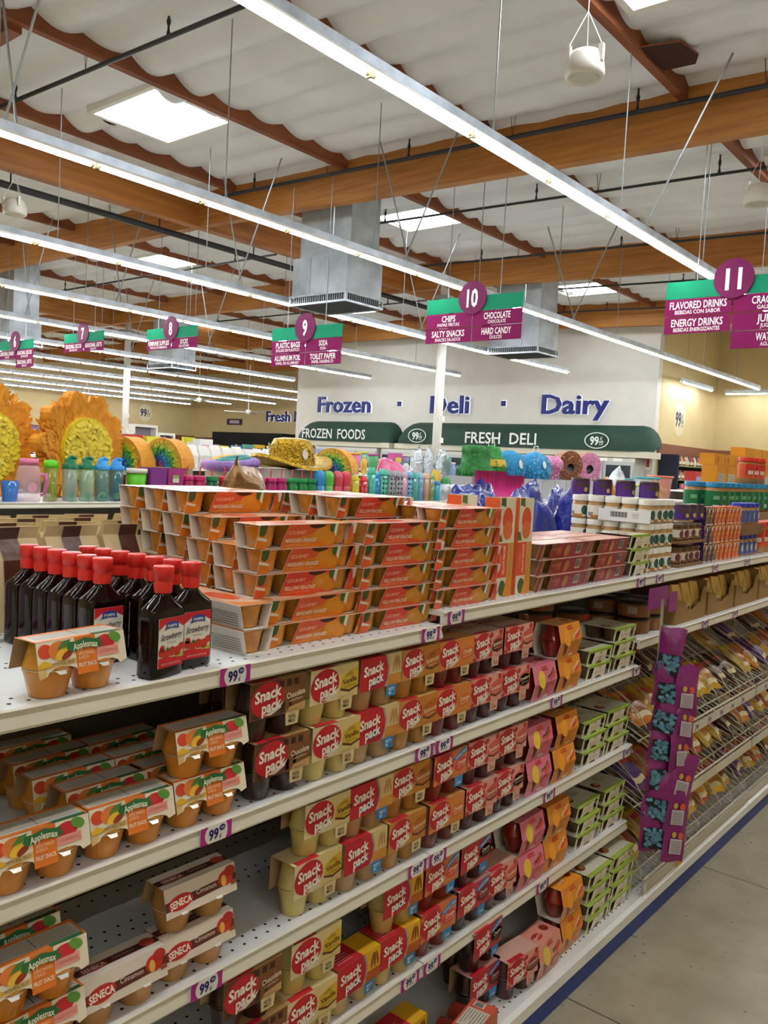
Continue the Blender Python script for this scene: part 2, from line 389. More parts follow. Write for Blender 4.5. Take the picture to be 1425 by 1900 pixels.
names = ['added unseen behind the camera for fill light', 'straight above the aisle in front', 'nearest to the camera, crossing the top', 'second from the camera', 'third from the camera', 'fourth from the camera', 'fifth from the camera', 'sixth from the camera', 'seventh from the camera', 'eighth from the camera', 'ninth from the camera', 'tenth from the camera', 'farthest from the camera']
for (Y, xa, n), nm in zip(rows, names):
    light_row(Y, xa, n, 'long row of fluorescent strip lights, '+nm, zp(Y)+0.15, braces=(5.2, 10.6, 15.4) if 3 < Y < 22 else ())
for Y in (10.6, 14.0, 17.4): pass
t = thing('strip_light', 'short strip light hung across the recess by the back wall', 'ceiling light', (25.95, 8.5, LZ), rz=-math.pi/2, group='rows of fluorescent strip lights')
for i in range(3):
    inst('housing', HOUS, t, (i*2.42, 0, 0))
    for k in (0, 1): inst('tube', TUBEMESH, t, (i*2.42+k*1.21, 0, -0.034))
    B().tube([(i*2.42+0.3, 0, 0.07), (i*2.42+0.3, 0, 1.78)], 0.007, STEEL, 5).obj('hanger_rod', t)
light_row(8.55, 22.6, 1, 'short strip light beside the recess side wall', zp(8.55)+0.15)

# ------------------------------------------------------------------ hanging speakers, coolers, posts, fans
def speaker(x, y, z, top, label):
    t = thing('hanging_speaker', label, 'speaker', (x, y, z), group='white hanging speakers')
    wm = mat('speaker_plastic', '#dcd9cc', 0.45)
    B().lathe([(0.0, 0.235), (0.08, 0.23), (0.13, 0.205), (0.155, 0.16), (0.17, 0.08), (0.175, 0.03), (0.165, 0.0), (0.145, -0.012), (0.13, 0.004), (0, 0.008)], wm, 24, caps=False).obj('shell', t)
    B().lathe([(0.0, 0.004), (0.12, 0.0)], mat('speaker_grille', '#c7c2ae', 0.6, bump=0.3, bscale=200), 24, caps=False).obj('grille', t)
    for k in range(3):
        a = 2*math.pi*k/3+0.4; px, py = 0.16*math.cos(a), 0.16*math.sin(a)
        B().box(px-0.02, px+0.02, py-0.02, py+0.02, 0.10, 0.24, wm).obj('lug', t)
        B().tube([(px, py, 0.24), (0, 0, 0.56)], 0.004, WHITE, 5).obj('wire', t)
    B().tube([(0, 0, 0.56), (0, 0, top-z)], 0.004, WHITE, 5).obj('wire', t)
speaker(6.78, 3.62, 5.02, 6.0, 'white hanging bucket speaker at the top right')
speaker(6.24, 12.70, 5.02, 5.645, 'white hanging bucket speaker at the left, below the girder')
speaker(10.6, 3.25, 4.9, 6.0, 'white hanging bucket speaker at the right edge')

def cooler(x, y, zb_, label, w=0.86, d=1.22):
    t = thing('air_cooler_drop', label, 'vent', (x, y, zb_), group='sheet metal air diffusers')
    B().box(0, w, 0, d, 0.16, 0.78, DUCT).obj('diffuser_box', t)
    for i in (1, 2): B().box(-0.012, 0, d*i/3-0.012, d*i/3+0.012, 0.17, 0.77, GALV).obj('seam', t)
    fr = B()
    for z0 in (0.0, 0.135):
        fr.box(-0.03, w+0.03, -0.03, 0.01, z0, z0+0.03, GALV).box(-0.03, w+0.03, d-0.01, d+0.03, z0, z0+0.03, GALV).box(-0.03, 0.01, 0.01, d-0.01, z0, z0+0.03, GALV).box(w-0.01, w+0.03, 0.01, d-0.01, z0, z0+0.03, GALV)
    for px in (-0.03, w): 
        for py in (-0.03, d): fr.box(px, px+0.03, py, py+0.03, 0.03, 0.135, GALV)
    fr.obj('grille_frame', t)
    g = B(); dk = mat('grille_dark', '#202224', 0.7); g.box(0.03, w-0.03, 0.03, d-0.03, 0.012, 0.15, dk)
    for i in range(24):
        g.box(-0.012, -0.002, 0.03+i*(d-0.06)/24, 0.045+i*(d-0.06)/24, 0.03, 0.135, STEEL)
        if i < 16: g.box(0.03+i*(w-0.06)/16, 0.042+i*(w-0.06)/16, -0.012, -0.002, 0.03, 0.135, STEEL)
    g.obj('vanes', t)
    top = 6.3-zb_
    B().box(0.12, w-0.05, 0.06, 0.44, 0.78, top, DUCT).obj('duct', t)
    B().prism([(0.12, 0.46), (0.46, 0.60), (0.46, 0.92), (0.12, 1.02)], 0.78, top, DUCT, axis=2).obj('duct', t)
    B().box(0.14, w-0.1, 0.88, 1.0, 0.78, top, dk).obj('duct_gap', t)
    B().box(0.12, w-0.1, 1.02, d-0.03, 0.78, top, DUCT).obj('duct', t)
cooler(9.86, 9.19, 4.10, 'big sheet metal air diffuser hanging by the first glulam beam')
cooler(15.95, 9.2, 4.10, 'sheet metal air diffuser hanging behind the aisle 10 sign')
cooler(15.6, 21.6, 4.10, 'sheet metal air diffuser hanging beside the thin far post')
cooler(10.4, 21.3, 4.10, 'sheet metal air diffuser at the far left edge')
def post(x, y, label):
    t = thing('roof_post', label, 'column', (x, y, 0))
    B().lathe([(0.105, 0), (0.105, 6.0)], mat('post_paint', '#e3e0d8', 0.5), 16).obj('shaft', t)
    B().box(-0.16, 0.16, -0.16, 0.16, 5.4, 5.46, STEEL).obj('cap_plate', t)
    for z in (2.1, 2.6): B().box(-0.03, 0.05, -0.15, -0.10, z, z+0.12, WHITE).obj('outlet_box', t)
post(15.78, 11.6, 'white round roof post in front of the deli lettering')
post(16.0, 24.6, 'thin white roof post far away on the left')
def fan(x, y, z, label):
    t = thing('ceiling_fan', label, 'fan', (x, y, z))
    B().lathe([(0.05, 0.16), (0.12, 0.12), (0.13, 0.02), (0.08, -0.05)], WHITE, 12).obj('motor', t)
    B().tube([(0, 0, 0.1), (0, 0, 2.2)], 0.02, WHITE, 6).obj('down_rod', t)
    for k in range(3):
        a = 2*math.pi*k/3+0.5; c, s_ = math.cos(a), math.sin(a)
        B().add([(0.1*c-0.05*s_, 0.1*s_+0.05*c, 0.02), (1.1*c-0.07*s_, 1.1*s_+0.07*c, 0.0), (1.1*c+0.07*s_, 1.1*s_-0.07*c, 0.05), (0.1*c+0.05*s_, 0.1*s_-0.05*c, 0.05),
                 (0.1*c-0.05*s_, 0.1*s_+0.05*c, 0.03), (1.1*c-0.07*s_, 1.1*s_+0.07*c, 0.01), (1.1*c+0.07*s_, 1.1*s_-0.07*c, 0.06), (0.1*c+0.05*s_, 0.1*s_-0.05*c, 0.06)],
                [(0, 1, 2, 3), (7, 6, 5, 4), (0, 4, 5, 1), (1, 5, 6, 2), (2, 6, 7, 3), (3, 7, 4, 0)], P('#b9b6ac', 0.5)).obj('blade', t)
fan(25.9, 29.9, 3.5, 'ceiling fan in front of the produce wall lettering')
fan(24.6, 31.9, 3.95, 'ceiling fan near the far corner of the store')

# fire strobe
t = thing('fire_strobe', 'small red fire alarm strobe under the second glulam beam', 'alarm', (15.78, 5.85, 5.1))
B().lathe([(0.0, -0.05), (0.09, -0.05), (0.13, 0.0), (0.12, 0.06)], P('#a3262a', 0.4), 14, caps=False).obj('red_body', t)
B().lathe([(0.03, -0.10), (0.04, -0.05)], WHITE, 10).obj('lens', t)
B().lathe([(0.11, 0.06), (0.10, 0.13)], GALV, 12).obj('mount_box', t)
B().tube([(0, 0, 0.12), (0, 0, 0.352)], 0.012, STEEL, 6).obj('conduit', t)

# ------------------------------------------------------------------ aisle signs
GREEN = mat('sign_green', '#178562', 0.75, spec=0.15); PUR = mat('sign_purple', '#78164f', 0.75, spec=0.15); PUR2 = mat('sign_disc', '#6c104a', 0.6, spec=0.2)
def aisle_sign(num, X, Yc, ztop, cols, label, w=1.56):
    t = thing('aisle_sign', label, 'sign', (X, Yc, ztop), group='hanging aisle number signs')
    H = 0.20; F = Fr((-0.006, 0, 0), (0, -1, 0), (0, 0, 1))
    B().box(-0.006, 0.006, -w/2, w/2, -H, 0, GREEN).obj('green_board', t)
    q = B(); r = 0.225; n = 32
    ring = [(r*math.cos(2*math.pi*k/n), r*math.sin(2*math.pi*k/n)+(-0.02)) for k in range(n)]
    q.prism(ring, -0.03, -0.014, PUR2)
    F2 = Fr((-0.03, 0, -0.02), (0, -1, 0), (0, 0, 1))
    q.text(F2, num, 0, 0, 0.24, WHITE, w=0.075*len(num) + 0.03, bold=0.03); q.obj('number_disc', t)
    for ci, col in enumerate(cols):
        for ri, (a, b_) in enumerate(col):
            cw = w/2-0.012; cx = -w/4-0.004 if ci == 0 else w/4+0.004; zc = -H-0.105-ri*0.205
            q = B().box(-0.005, 0.005, -cx-cw/2, -cx+cw/2, zc-0.097, zc+0.097, PUR)
            f = Fr((-0.005, 0, zc), (0, -1, 0), (0, 0, 1))
            q.text(f, a, cx, 0.030, 0.088, WHITE, bold=0.018, mw=cw*0.86, w=min(cw*0.86, 0.046*len(a)))
            if b_: q.text(f, b_, cx, -0.052, 0.046, WHITE, bold=0.012, w=min(cw*0.7, 0.031*len(b_)))
            q.obj('category_plate', t)
    for y in (-w*0.27, w*0.27): B().tube([(0, y, 0), (0, y, 5.9-ztop)], 0.006, STEEL, 5).obj('hanger_rod', t)
aisle_sign('11', 9.9, 3.23, 3.90, [[('FLAVORED DRINKS', 'BEBIDAS CON SABOR'), ('ENERGY DRINKS', 'BEBIDAS ENERGIZANTES')], [('CRACKERS', 'GALLETAS'), ('JUICE', 'JUGOS'), ('WATER', 'AGUA')]], 'hanging aisle sign for drinks and crackers, purple disc reading 11')
aisle_sign('10', 9.58, 6.56, 3.90, [[('CHIPS', 'PAPAS FRITAS'), ('SALTY SNACKS', 'SNACKS SALADOS')], [('CHOCOLATE', 'CHOCOLATE'), ('HARD CANDY', 'DULCES')]], 'hanging aisle sign for chips and candy, purple disc reading 10')
aisle_sign('9', 9.43, 9.6, 3.66, [[('PLASTIC BAGS', 'BOLSAS DE PLASTICO'), ('ALUMINUM FOIL', 'PAPEL DE ALUMINIO')], [('SODA', 'SODA'), ('TOILET PAPER', 'PAPEL HIGIENICO')]], 'hanging aisle sign for plastic bags and soda, purple disc reading 9')
aisle_sign('8', 9.63, 13.38, 3.90, [[('FEMININE SUPPLIES', 'PRODUCTOS FEMENINOS')], [('SOCKS', 'CALCETINES')]], 'hanging aisle sign for socks, purple disc reading 8')
aisle_sign('7', 9.72, 16.6, 4.0, [[('SEASONAL DECOR', 'DECORACION')], [('SEASONAL GIFTS', 'REGALOS')]], 'hanging aisle sign with two seasonal plates, purple disc reading 7')
aisle_sign('6', 9.2, 18.5, 3.85, [[('SEASONAL CANDY', 'DULCES')], [('SEASONAL DECOR', 'DECORACION'), ('SEASONAL GIFTS', 'REGALOS')]], 'hanging aisle sign with three seasonal plates, purple disc reading 6')

# ------------------------------------------------------------------ deli wall: letters, awnings, refrigerated cases
LBLUE = P('#141f70', 0.4); LWHITE = mat('letter_halo', '#eef4ff', 0.5, emit=0.5)
def wall_word(txt, X, yc, zc, h, w, label, nx=-1):
    t = thing('wall_lettering', label, 'sign', (X, yc, zc))
    F = Fr((-0.02, 0, 0), (0, -1, 0), (0, 0, 1)); F2 = Fr((-0.10, 0, 0), (0, -1, 0), (0, 0, 1))
    B().text(F, txt, 0, 0, h, LWHITE, w=w*1.02, bold=0.035, ext=0.015).obj('white_halo', t)
    B().text(F2, txt, 0, 0, h, LBLUE, w=w, bold=0.02, ext=0.05).obj('blue_face', t)
wall_word('Frozen', 22.0, 20.27, 3.55, 0.57, 2.5, 'blue raised wall letters spelling Frozen')
wall_word('Deli', 22.0, 15.7, 3.54, 0.57, 1.5, 'blue raised wall letters spelling Deli')
wall_word('Dairy', 22.0, 11.33, 3.54, 0.57, 2.1, 'blue raised wall letters spelling Dairy')
wall_word('Fresh F', XE, 32.95, 3.72, 0.56, 2.5, 'blue raised wall letters on the produce wall reading Fresh')
for y, w in ((17.76, 'between Frozen and Deli'), (13.71, 'between Deli and Dairy')):
    t = thing('wall_dot', 'blue raised square dot on the white wall '+w, 'sign', (22, y, 3.55))
    B().box(-0.03, -0.002, -0.09, 0.09, -0.10, 0.10, LWHITE).obj('white_halo', t); B().box(-0.08, -0.031, -0.07, 0.07, -0.08, 0.08, LBLUE).obj('blue_face', t)
AWN = mat('awning_canvas', '#123629', 0.75, noise=0.12, nscale=8, bump=0.1, bscale=40)
SERIF = P('#e4e6df', 0.5)
def logo(q, F, cx, cy, rx, ry, ring=True, c1=SERIF, c2=None):
    if ring:
        q.ell(F, cx, cy, rx, ry, SERIF, 1, 28); q.ell(F, cx, cy, rx*0.92, ry*0.90, c2, 2, 28)
    q.text(F, '99', cx-rx*0.18, cy, ry*1.05, c1, 3, w=rx*0.72, bold=0.03); q.text(F, '\u00a2', cx+rx*0.36, cy+ry*0.35, ry*0.5, c1, 3); q.text(F, 'only', cx+rx*0.38, cy-ry*0.12, ry*0.35, c1, 3, w=rx*0.4, bold=0.02, shear=0.2)
    q.text(F, 'stores', cx+rx*0.36, cy-ry*0.45, ry*0.2, c1, 3, w=rx*0.34)
def awning(ya, yb, label, txt, tc, tw, logos=()):
    t = thing('awning', label, 'awning', (22.0, 0, 2.22))
    D, H, R = 0.75, 0.72, 0.55; q = B(); vs_ = []; n = 10
    ss = [0, .03, .08, .15, .25, .38, .55]+[(yb-ya)/2]+[(yb-ya)-s for s in (.55, .38, .25, .15, .08, .03, 0)]
    for s in ss:
        d = min(s, yb-ya-s); f = math.sqrt(max(0.0, 1-(1-min(1, d/R))**2)); f = 0.15+0.85*f
        for k in range(n+1):
            a = math.pi/2*k/n; vs_.append((-0.004-D*(0.6+0.4*f)*math.sin(a), ya+s, H*f*math.cos(a)))
    fs = [(i*(n+1)+k, i*(n+1)+k+1, (i+1)*(n+1)+k+1, (i+1)*(n+1)+k) for i in range(len(ss)-1) for k in range(n)]
    q.add(vs_, fs, AWN, True); q.obj('canvas', t)
    F = Fr((-D-0.012, 0, 0.26), (0, -1, 0), (-0.0, 0, 1))
    q = B().text(F, txt, -tc, 0.0, 0.34, SERIF, 2, w=tw, bold=0.015)
    q.obj('lettering', t)
    for y in logos:
        q = B(); logo(q, F, -y, 0.0, 0.36, 0.22, True, SERIF, AWN); q.obj('oval_logo', t)
    B().box(-D+0.03, -0.004, ya+0.02, yb-0.02, -0.17, -0.001, P('#cfc9b4', 0.6)).obj('fascia', t)
awning(17.55, 22.0, 'dark green barrel awning reading FROZEN FOODS', 'FROZEN  FOODS', 20.08, 2.98)
awning(8.72, 17.36, 'long dark green barrel awning reading FRESH DELI', 'FRESH  DELI', 13.33, 2.45, (16.4, 10.25))
CASE = mat('case_enamel', '#c9c8c0', 0.4); GLS = mat('case_glass', '#39434a', 0.06, metal=0.25, spec=0.8)
for ci, (ya, yb, nd, lb) in enumerate([(9.15, 13.5, 5, 'glass door refrigerated case under the Dairy letters'), (13.55, 17.9, 5, 'glass door refrigerated case under the Deli letters'), (18.1, 22.6, 5, 'glass door refrigerated case under the Frozen letters')]):
    t = thing('refrigerated_case', lb, 'refrigerator', (21.3, 0, 0), group='wall refrigerated cases')
    B().box(0, 0.68, ya, yb, 0, 2.03, CASE).obj('cabinet', t)
    w = (yb-ya)/nd
    for k in range(nd):
        d = B().box(-0.05, -0.002, ya+k*w+0.02, ya+(k+1)*w-0.02, 0.25, 1.93, P('#b7b9b8', 0.35)).obj('door', t)
        B().box(-0.058, -0.051, ya+k*w+0.09, ya+(k+1)*w-0.09, 0.35, 1.84, GLS).obj('pane', d)
        B().box(-0.085, -0.052, ya+k*w+0.045, ya+k*w+0.07, 0.9, 1.3, STEEL).obj('handle', d)
    for k in range(7):
        if ci == 0: B().box(-0.012, -0.002, ya+0.35+k*0.42, ya+0.35+k*0.42+0.26, 1.945, 2.025, WHITE).obj('price_card', t)
t = thing('exit_map_notice', 'narrow red and white notice on the end of the white wall', 'notice', (21.995, 9.08, 1.75)); q = B().box(-0.006, 0, -0.07, 0.07, 0, 0.62, WHITE)
q.box(-0.009, -0.006, -0.045, 0.045, 0.08, 0.52, P('#b4473e')); q.obj('card', t)

# store logos on the beige walls
def wall_logo(F, label, loc):
    t = thing('wall_logo', label, 'sign', loc)
    q = B().ell(F, 0, 0, 0.42, 0.48, P('#d9cdb0', 0.6), 3, 28); q.obj('disc', t)
    q = B(); F2 = Fr(F.o+F.n*0.004, F.u, F.v); q.text(F2, '99', -0.12, 0, 0.42, P('#23264f'), 2, w=0.42, bold=0.03); q.text(F2, '\u00a2', 0.18, 0.12, 0.18, P('#23264f'), 2); q.text(F2, 'only', 0.20, -0.05, 0.14, P('#2c6a5a'), 2, w=0.22, bold=0.02)
    q.text(F2, 'stores', 0.20, -0.18, 0.08, P('#23264f'), 2, w=0.2); q.obj('numerals', t)
wall_logo(Fr((0, -0.002, 0), (1, 0, 0), (0, 0, 1)), 'round store logo on the beige recess wall at the right', (23.75, 8.968, 3.25))
wall_logo(Fr((0, -0.002, 0), (1, 0, 0), (0, 0, 1)), 'round store logo on the far beige wall left of the corner', (27.6, YF-0.002, 3.62))
wall_logo(Fr((0, -0.002, 0), (1, 0, 0), (0, 0, 1)), 'round store logo on the far beige wall at the left edge', (19.8, YF-0.002, 3.75))
t = thing('restroom_sign', 'small dark purple sign on the produce wall', 'sign', (XE-0.005, 36.9, 3.38)); q = B().box(-0.02, 0, -0.65, 0.65, -0.17, 0.17, P('#3d2450'))
q.rect(Fr((-0.02, 0, 0), (0, -1, 0), (0, 0, 1)), -0.42, -0.09, 0.42, 0.09, P('#b9b2c0')); q.obj('plate', t)
t = thing('dark_soffit', 'black produce department soffit below the far lettering', 'soffit', (XE-0.1, 0, 0)); B().box(-1.2, 0, 31.6, 37.2, 1.2, 2.75, P('#0d0c0e', 0.8)).obj('soffit', t)
# ================================================================== PRODUCT KINDS
SNRED = P('#b81f2a', 0.4); LETTER = P('#f2ecdf', 0.5); TABC = P('#e3cfa0', 0.5)
def cup_mesh(r0, r1, h, m, rim=None, n=14, lip=0.0015):
    q = B().lathe([(r0*0.9, 0), (r0, 0.002), (r1*0.985, h-0.004), (r1, h-0.003), (r1+lip, h-0.003), (r1+lip, h)], m, n)
    return q.mesh('cup')
def flipped(me, h):
    m2 = me.copy()
    m2.transform(Matrix.Translation((0, 0, h)) @ Matrix.Rotation(math.pi, 4, 'X')); return m2
SN_W, SN_D, SN_H = 0.147, 0.072, 0.120
def snack_kind(key, bg, bg2, cupc, flavor, style='std', panel=None, tabcol='#dcc594', tabtxt='REAL\nMILK', sub='pudding', fcol='#f0e4c8', topc=None, cup2=None):
    W, D, H = SN_W, SN_D, SN_H; w = W/2; zb_ = 0.047; mb = P(bg, 0.4); mb2 = P(bg2, 0.4); tc = P(tabcol, 0.5)
    q = B(); y = -D/2
    q.slab([(-w, y, zb_), (w, y, zb_), (w, y, H), (-w, y, H)], (0, -1, 0), 0.0008, mb, KRAFTIN)
    q.slab([(w, -y, zb_), (-w, -y, zb_), (-w, -y, H), (w, -y, H)], (0, 1, 0), 0.0008, mb, KRAFTIN)
    q.slab([(-w, y, H), (w, y, H), (w, -y, H), (-w, -y, H)], (0, 0, 1), 0.0008, P(topc, 0.45) if topc else mb2, KRAFTIN)
    F = Fr((0, y, 0), (1, 0, 0), (0, 0, 1)); T = Fr((0, y, H), (1, 0, 0), (0, 1, 0)); K = Fr((0, -y, 0), (-1, 0, 0), (0, 0, 1))
    q.rect(K, -0.035, zb_+0.006, 0.045, H-0.006, P('#cfc9b4'), 1); q.rect(K, -0.068, zb_+0.012, -0.045, H-0.03, P('#d8d4c4'), 1)
    for k in range(7): q.rect(K, -0.03, zb_+0.012+k*0.008, 0.04-0.012*(k % 3), zb_+0.0135+k*0.008, INK, 2)
    for k in range(8): q.rect(K, -0.066+k*0.0025, zb_+0.015, -0.0648+k*0.0025, H-0.034, INK, 2)
    if style == 'split':                                   # red left block, picture right
        q.rect(F, 0.010, zb_, w, H, mb2, 0.5); q.rect(T, 0.012, 0, w, D, mb2, 0.5)
        q.pg(F, [(-w, zb_), (0.012, zb_), (0.022, 0.065), (0.024, 0.09), (0.012, H), (-w, H)], SNRED, 1)
        q.pg(F, [(0.010, zb_), (0.016, zb_), (0.028, 0.066), (0.029, 0.092), (0.018, H), (0.012, H), (0.024, 0.09), (0.022, 0.065)], P('#9a9a9c', 0.3), 2)
        q.rect(F, 0.024, zb_, w, 0.072, P(panel or '#d89a3a'), 1)
        q.rect(T, -w, 0, 0.012, D, P('#b3202a'), 1)
        for k in range(4): q.rect(T, -0.06, 0.012+k*0.008, -0.01, 0.015+k*0.008, P('#d98a84'), 2)
        for k in range(3): q.ell(F, 0.045+k*0.009, 0.094, 0.0035, 0.019, P('#b98a5c' if style == 'split' and bg2 != '#d9a524' else '#7d4019'), 2, 10, rot=0.2*(k-1))
        q.pg(F, [(-0.046, 0.066), (0.004, 0.074), (0.004, 0.062), (-0.03, 0.054)], P('#1f3f94'), 2)
    else:
        q.pg(F, [(0.01, zb_), (w, zb_), (w, H), (0.004, H)], mb2, 1)
        q.ell(F, -0.030, 0.084, 0.043, 0.0345, SNRED, 2, 22, rot=0.12)
        q.rect(T, -0.065, 0.0, 0.0, 0.014, SNRED, 1)
        q.pg(F, [(-0.045, 0.0535), (-0.02, 0.051), (0.002, 0.060), (0.013, 0.074), (-0.004, 0.066), (-0.024, 0.057)], P('#ddd6c8', 0.4), 3)
        if panel:
            q.pg(F, [(0.018, 0.068), (0.045, 0.063), (w, 0.070), (w, 0.108), (0.045, 0.104), (0.02, 0.094)], P(panel), 2)
            q.pg(F, [(0.016, 0.066), (0.045, 0.058), (w, 0.066), (w, 0.070), (0.045, 0.063), (0.018, 0.070)], P('#5d3320'), 3)
        if style == 'choc':
            for k in range(7): q.rect(F, -0.066+0.018*k+jit(0.004), 0.050+0.01*(k % 2), -0.054+0.018*k, 0.06+0.012*(k % 3), P('#3c2114'), 1)
            for k in range(3): q.rect(F, 0.0+k*0.02, 0.102, 0.013+k*0.02, 0.115, P('#40241a'), 2)
            q.pg(F, [(0.02, zb_), (w, zb_), (w, 0.064), (0.03, 0.058)], P('#c19a63'), 2)
        if style in ('fruit', 'free'):
            for a, b_, r in ((-0.066, 0.052, 0.008), (-0.068, 0.106, 0.007), (0.012, 0.058, 0.010), (0.012, 0.108, 0.009), (0.06, 0.112, 0.009)):
                q.ell(F, a, b_, r, r*0.85, P(panel and '#b8302c' or '#d9772c'), 2, 10)
            q.ell(F, 0.044, 0.078, 0.030, 0.017, P(cup2 or '#cf4a3a'), 2, 18, rot=0.15)
        if style == 'free':
            q.pg(F, [(0.008, 0.097), (0.022, 0.090), (0.068, 0.106), (0.070, 0.117), (0.05, 0.117)], P('#2f86c9'), 3); q.text(F, 'SUGAR FREE', 0.042, 0.1045, 0.006, WHITE, 4, w=0.05, rot=0.32, bold=0.01)
        if style == 'std' and panel:
            q.text(F, sub, 0.044, 0.098, 0.008, P('#7d5a1c'), 4, rot=0.10, w=0.022)
    q.text(F, 'Snack', -0.030, 0.0955, 0.0225, LETTER, 5, w=0.070, bold=0.035, shear=0.12, rot=0.12)
    q.text(F, 'pack', -0.021, 0.0715, 0.0225, LETTER, 5, w=0.053, bold=0.035, shear=0.12, rot=0.12)
    if style != 'split':
        q.text(F, flavor, 0.045, 0.084, 0.012, P(fcol), 5, w=min(0.05, 0.0064*len(flavor)), rot=0.11, bold=0.012)
        q.text(F, 'artificial flavors', 0.045, 0.072, 0.004, P(fcol), 5, w=0.036, rot=0.08)
    q.text(F, '4 - 3.25 OZ  NET WT 13 OZ', 0.035, 0.0515, 0.004, P('#6b5a44'), 5, w=0.05)
    sleeve = q.mesh('sleeve')
    q = B(); q.slab([(0.022, y-0.0002, 0.021), (0.055, y-0.0002, 0.021), (0.058, y-0.0002, 0.0468), (0.020, y-0.0002, 0.0468)], (0, -1, 0), 0.0007, tc, KRAFTIN)
    Ft = Fr((0, y-0.0002, 0), (1, 0, 0), (0, 0, 1))
    q.text(Ft, tabtxt, 0.0385, 0.034, 0.016, INK if tabcol[1] in 'de' else WHITE, 2, w=0.02, bold=0.012)
    tab = q.mesh('hang_tab')
    cm = mat('pudding_'+key, cupc, 0.25, noise=0.06, nscale=40)
    lo = cup_mesh(0.0255, 0.0335, 0.0585, cm); up = flipped(lo, 0.0585); up.name = 'cup'
    parts = [('sleeve', sleeve, (0, 0, 0), [('hang_tab', tab, (0, 0, 0))])]
    for sx in (-1, 1):
        parts.append(('cup', lo, (sx*0.0365, 0, 0), [])); parts.append(('cup', up, (sx*0.0365, 0, 0.060), []))
    KIND[key] = parts
snack_kind('choc', '#5b3a26', '#7a4d2c', '#35221d', 'Chocolate', 'choc', topc='#b08a55')
snack_kind('vanilla', '#d9c9a0', '#d8c287', '#d8c67c', 'Vanilla', 'std', panel='#cfab32', fcol='#43301a', topc='#d9c592')
snack_kind('cinn', '#b9242c', '#d6bd86', '#b79468', 'x', 'split', panel='#c98a35', tabcol='#2f7fc0', tabtxt='MADE W/\nMILK', topc='#b9924e')
snack_kind('butter', '#c08640', '#bf7c30', '#b5833c', 'Butterscotch', 'std', panel='#b4651f', fcol='#ecd9b0', topc='#c9994f')
snack_kind('orange', '#c98247', '#cf7f38', '#6d2520', 'Orange', 'fruit', sub='juicy gels', cup2='#cf6a2b', topc='#c98a4f')
snack_kind('straw', '#dc9385', '#dfa092', '#471c22', 'Strawberry', 'fruit', panel='#cf5c50', cup2='#cf5c50', tabcol='#dba795', tabtxt='4\nCUPS', topc='#cfa193')
snack_kind('free_orange', '#c0533f', '#cf7c4e', '#7b2a1d', 'Orange', 'free', tabcol='#2f86c9', tabtxt='5\nCALORIES', topc='#b8643c')
snack_kind('cherry', '#a93a45', '#a93144', '#2b1418', 'Cherry', 'free', cup2='#8e1f33', panel='#97283c', tabcol='#2f86c9', tabtxt='5\nCALORIES', topc='#c78d86')
snack_kind('banana', '#b9242c', '#d9a524', '#cbb274', 'x', 'split', panel='#a8561c', tabcol='#3a78ab', tabtxt='MADE W/\nMILK', topc='#d9a524')

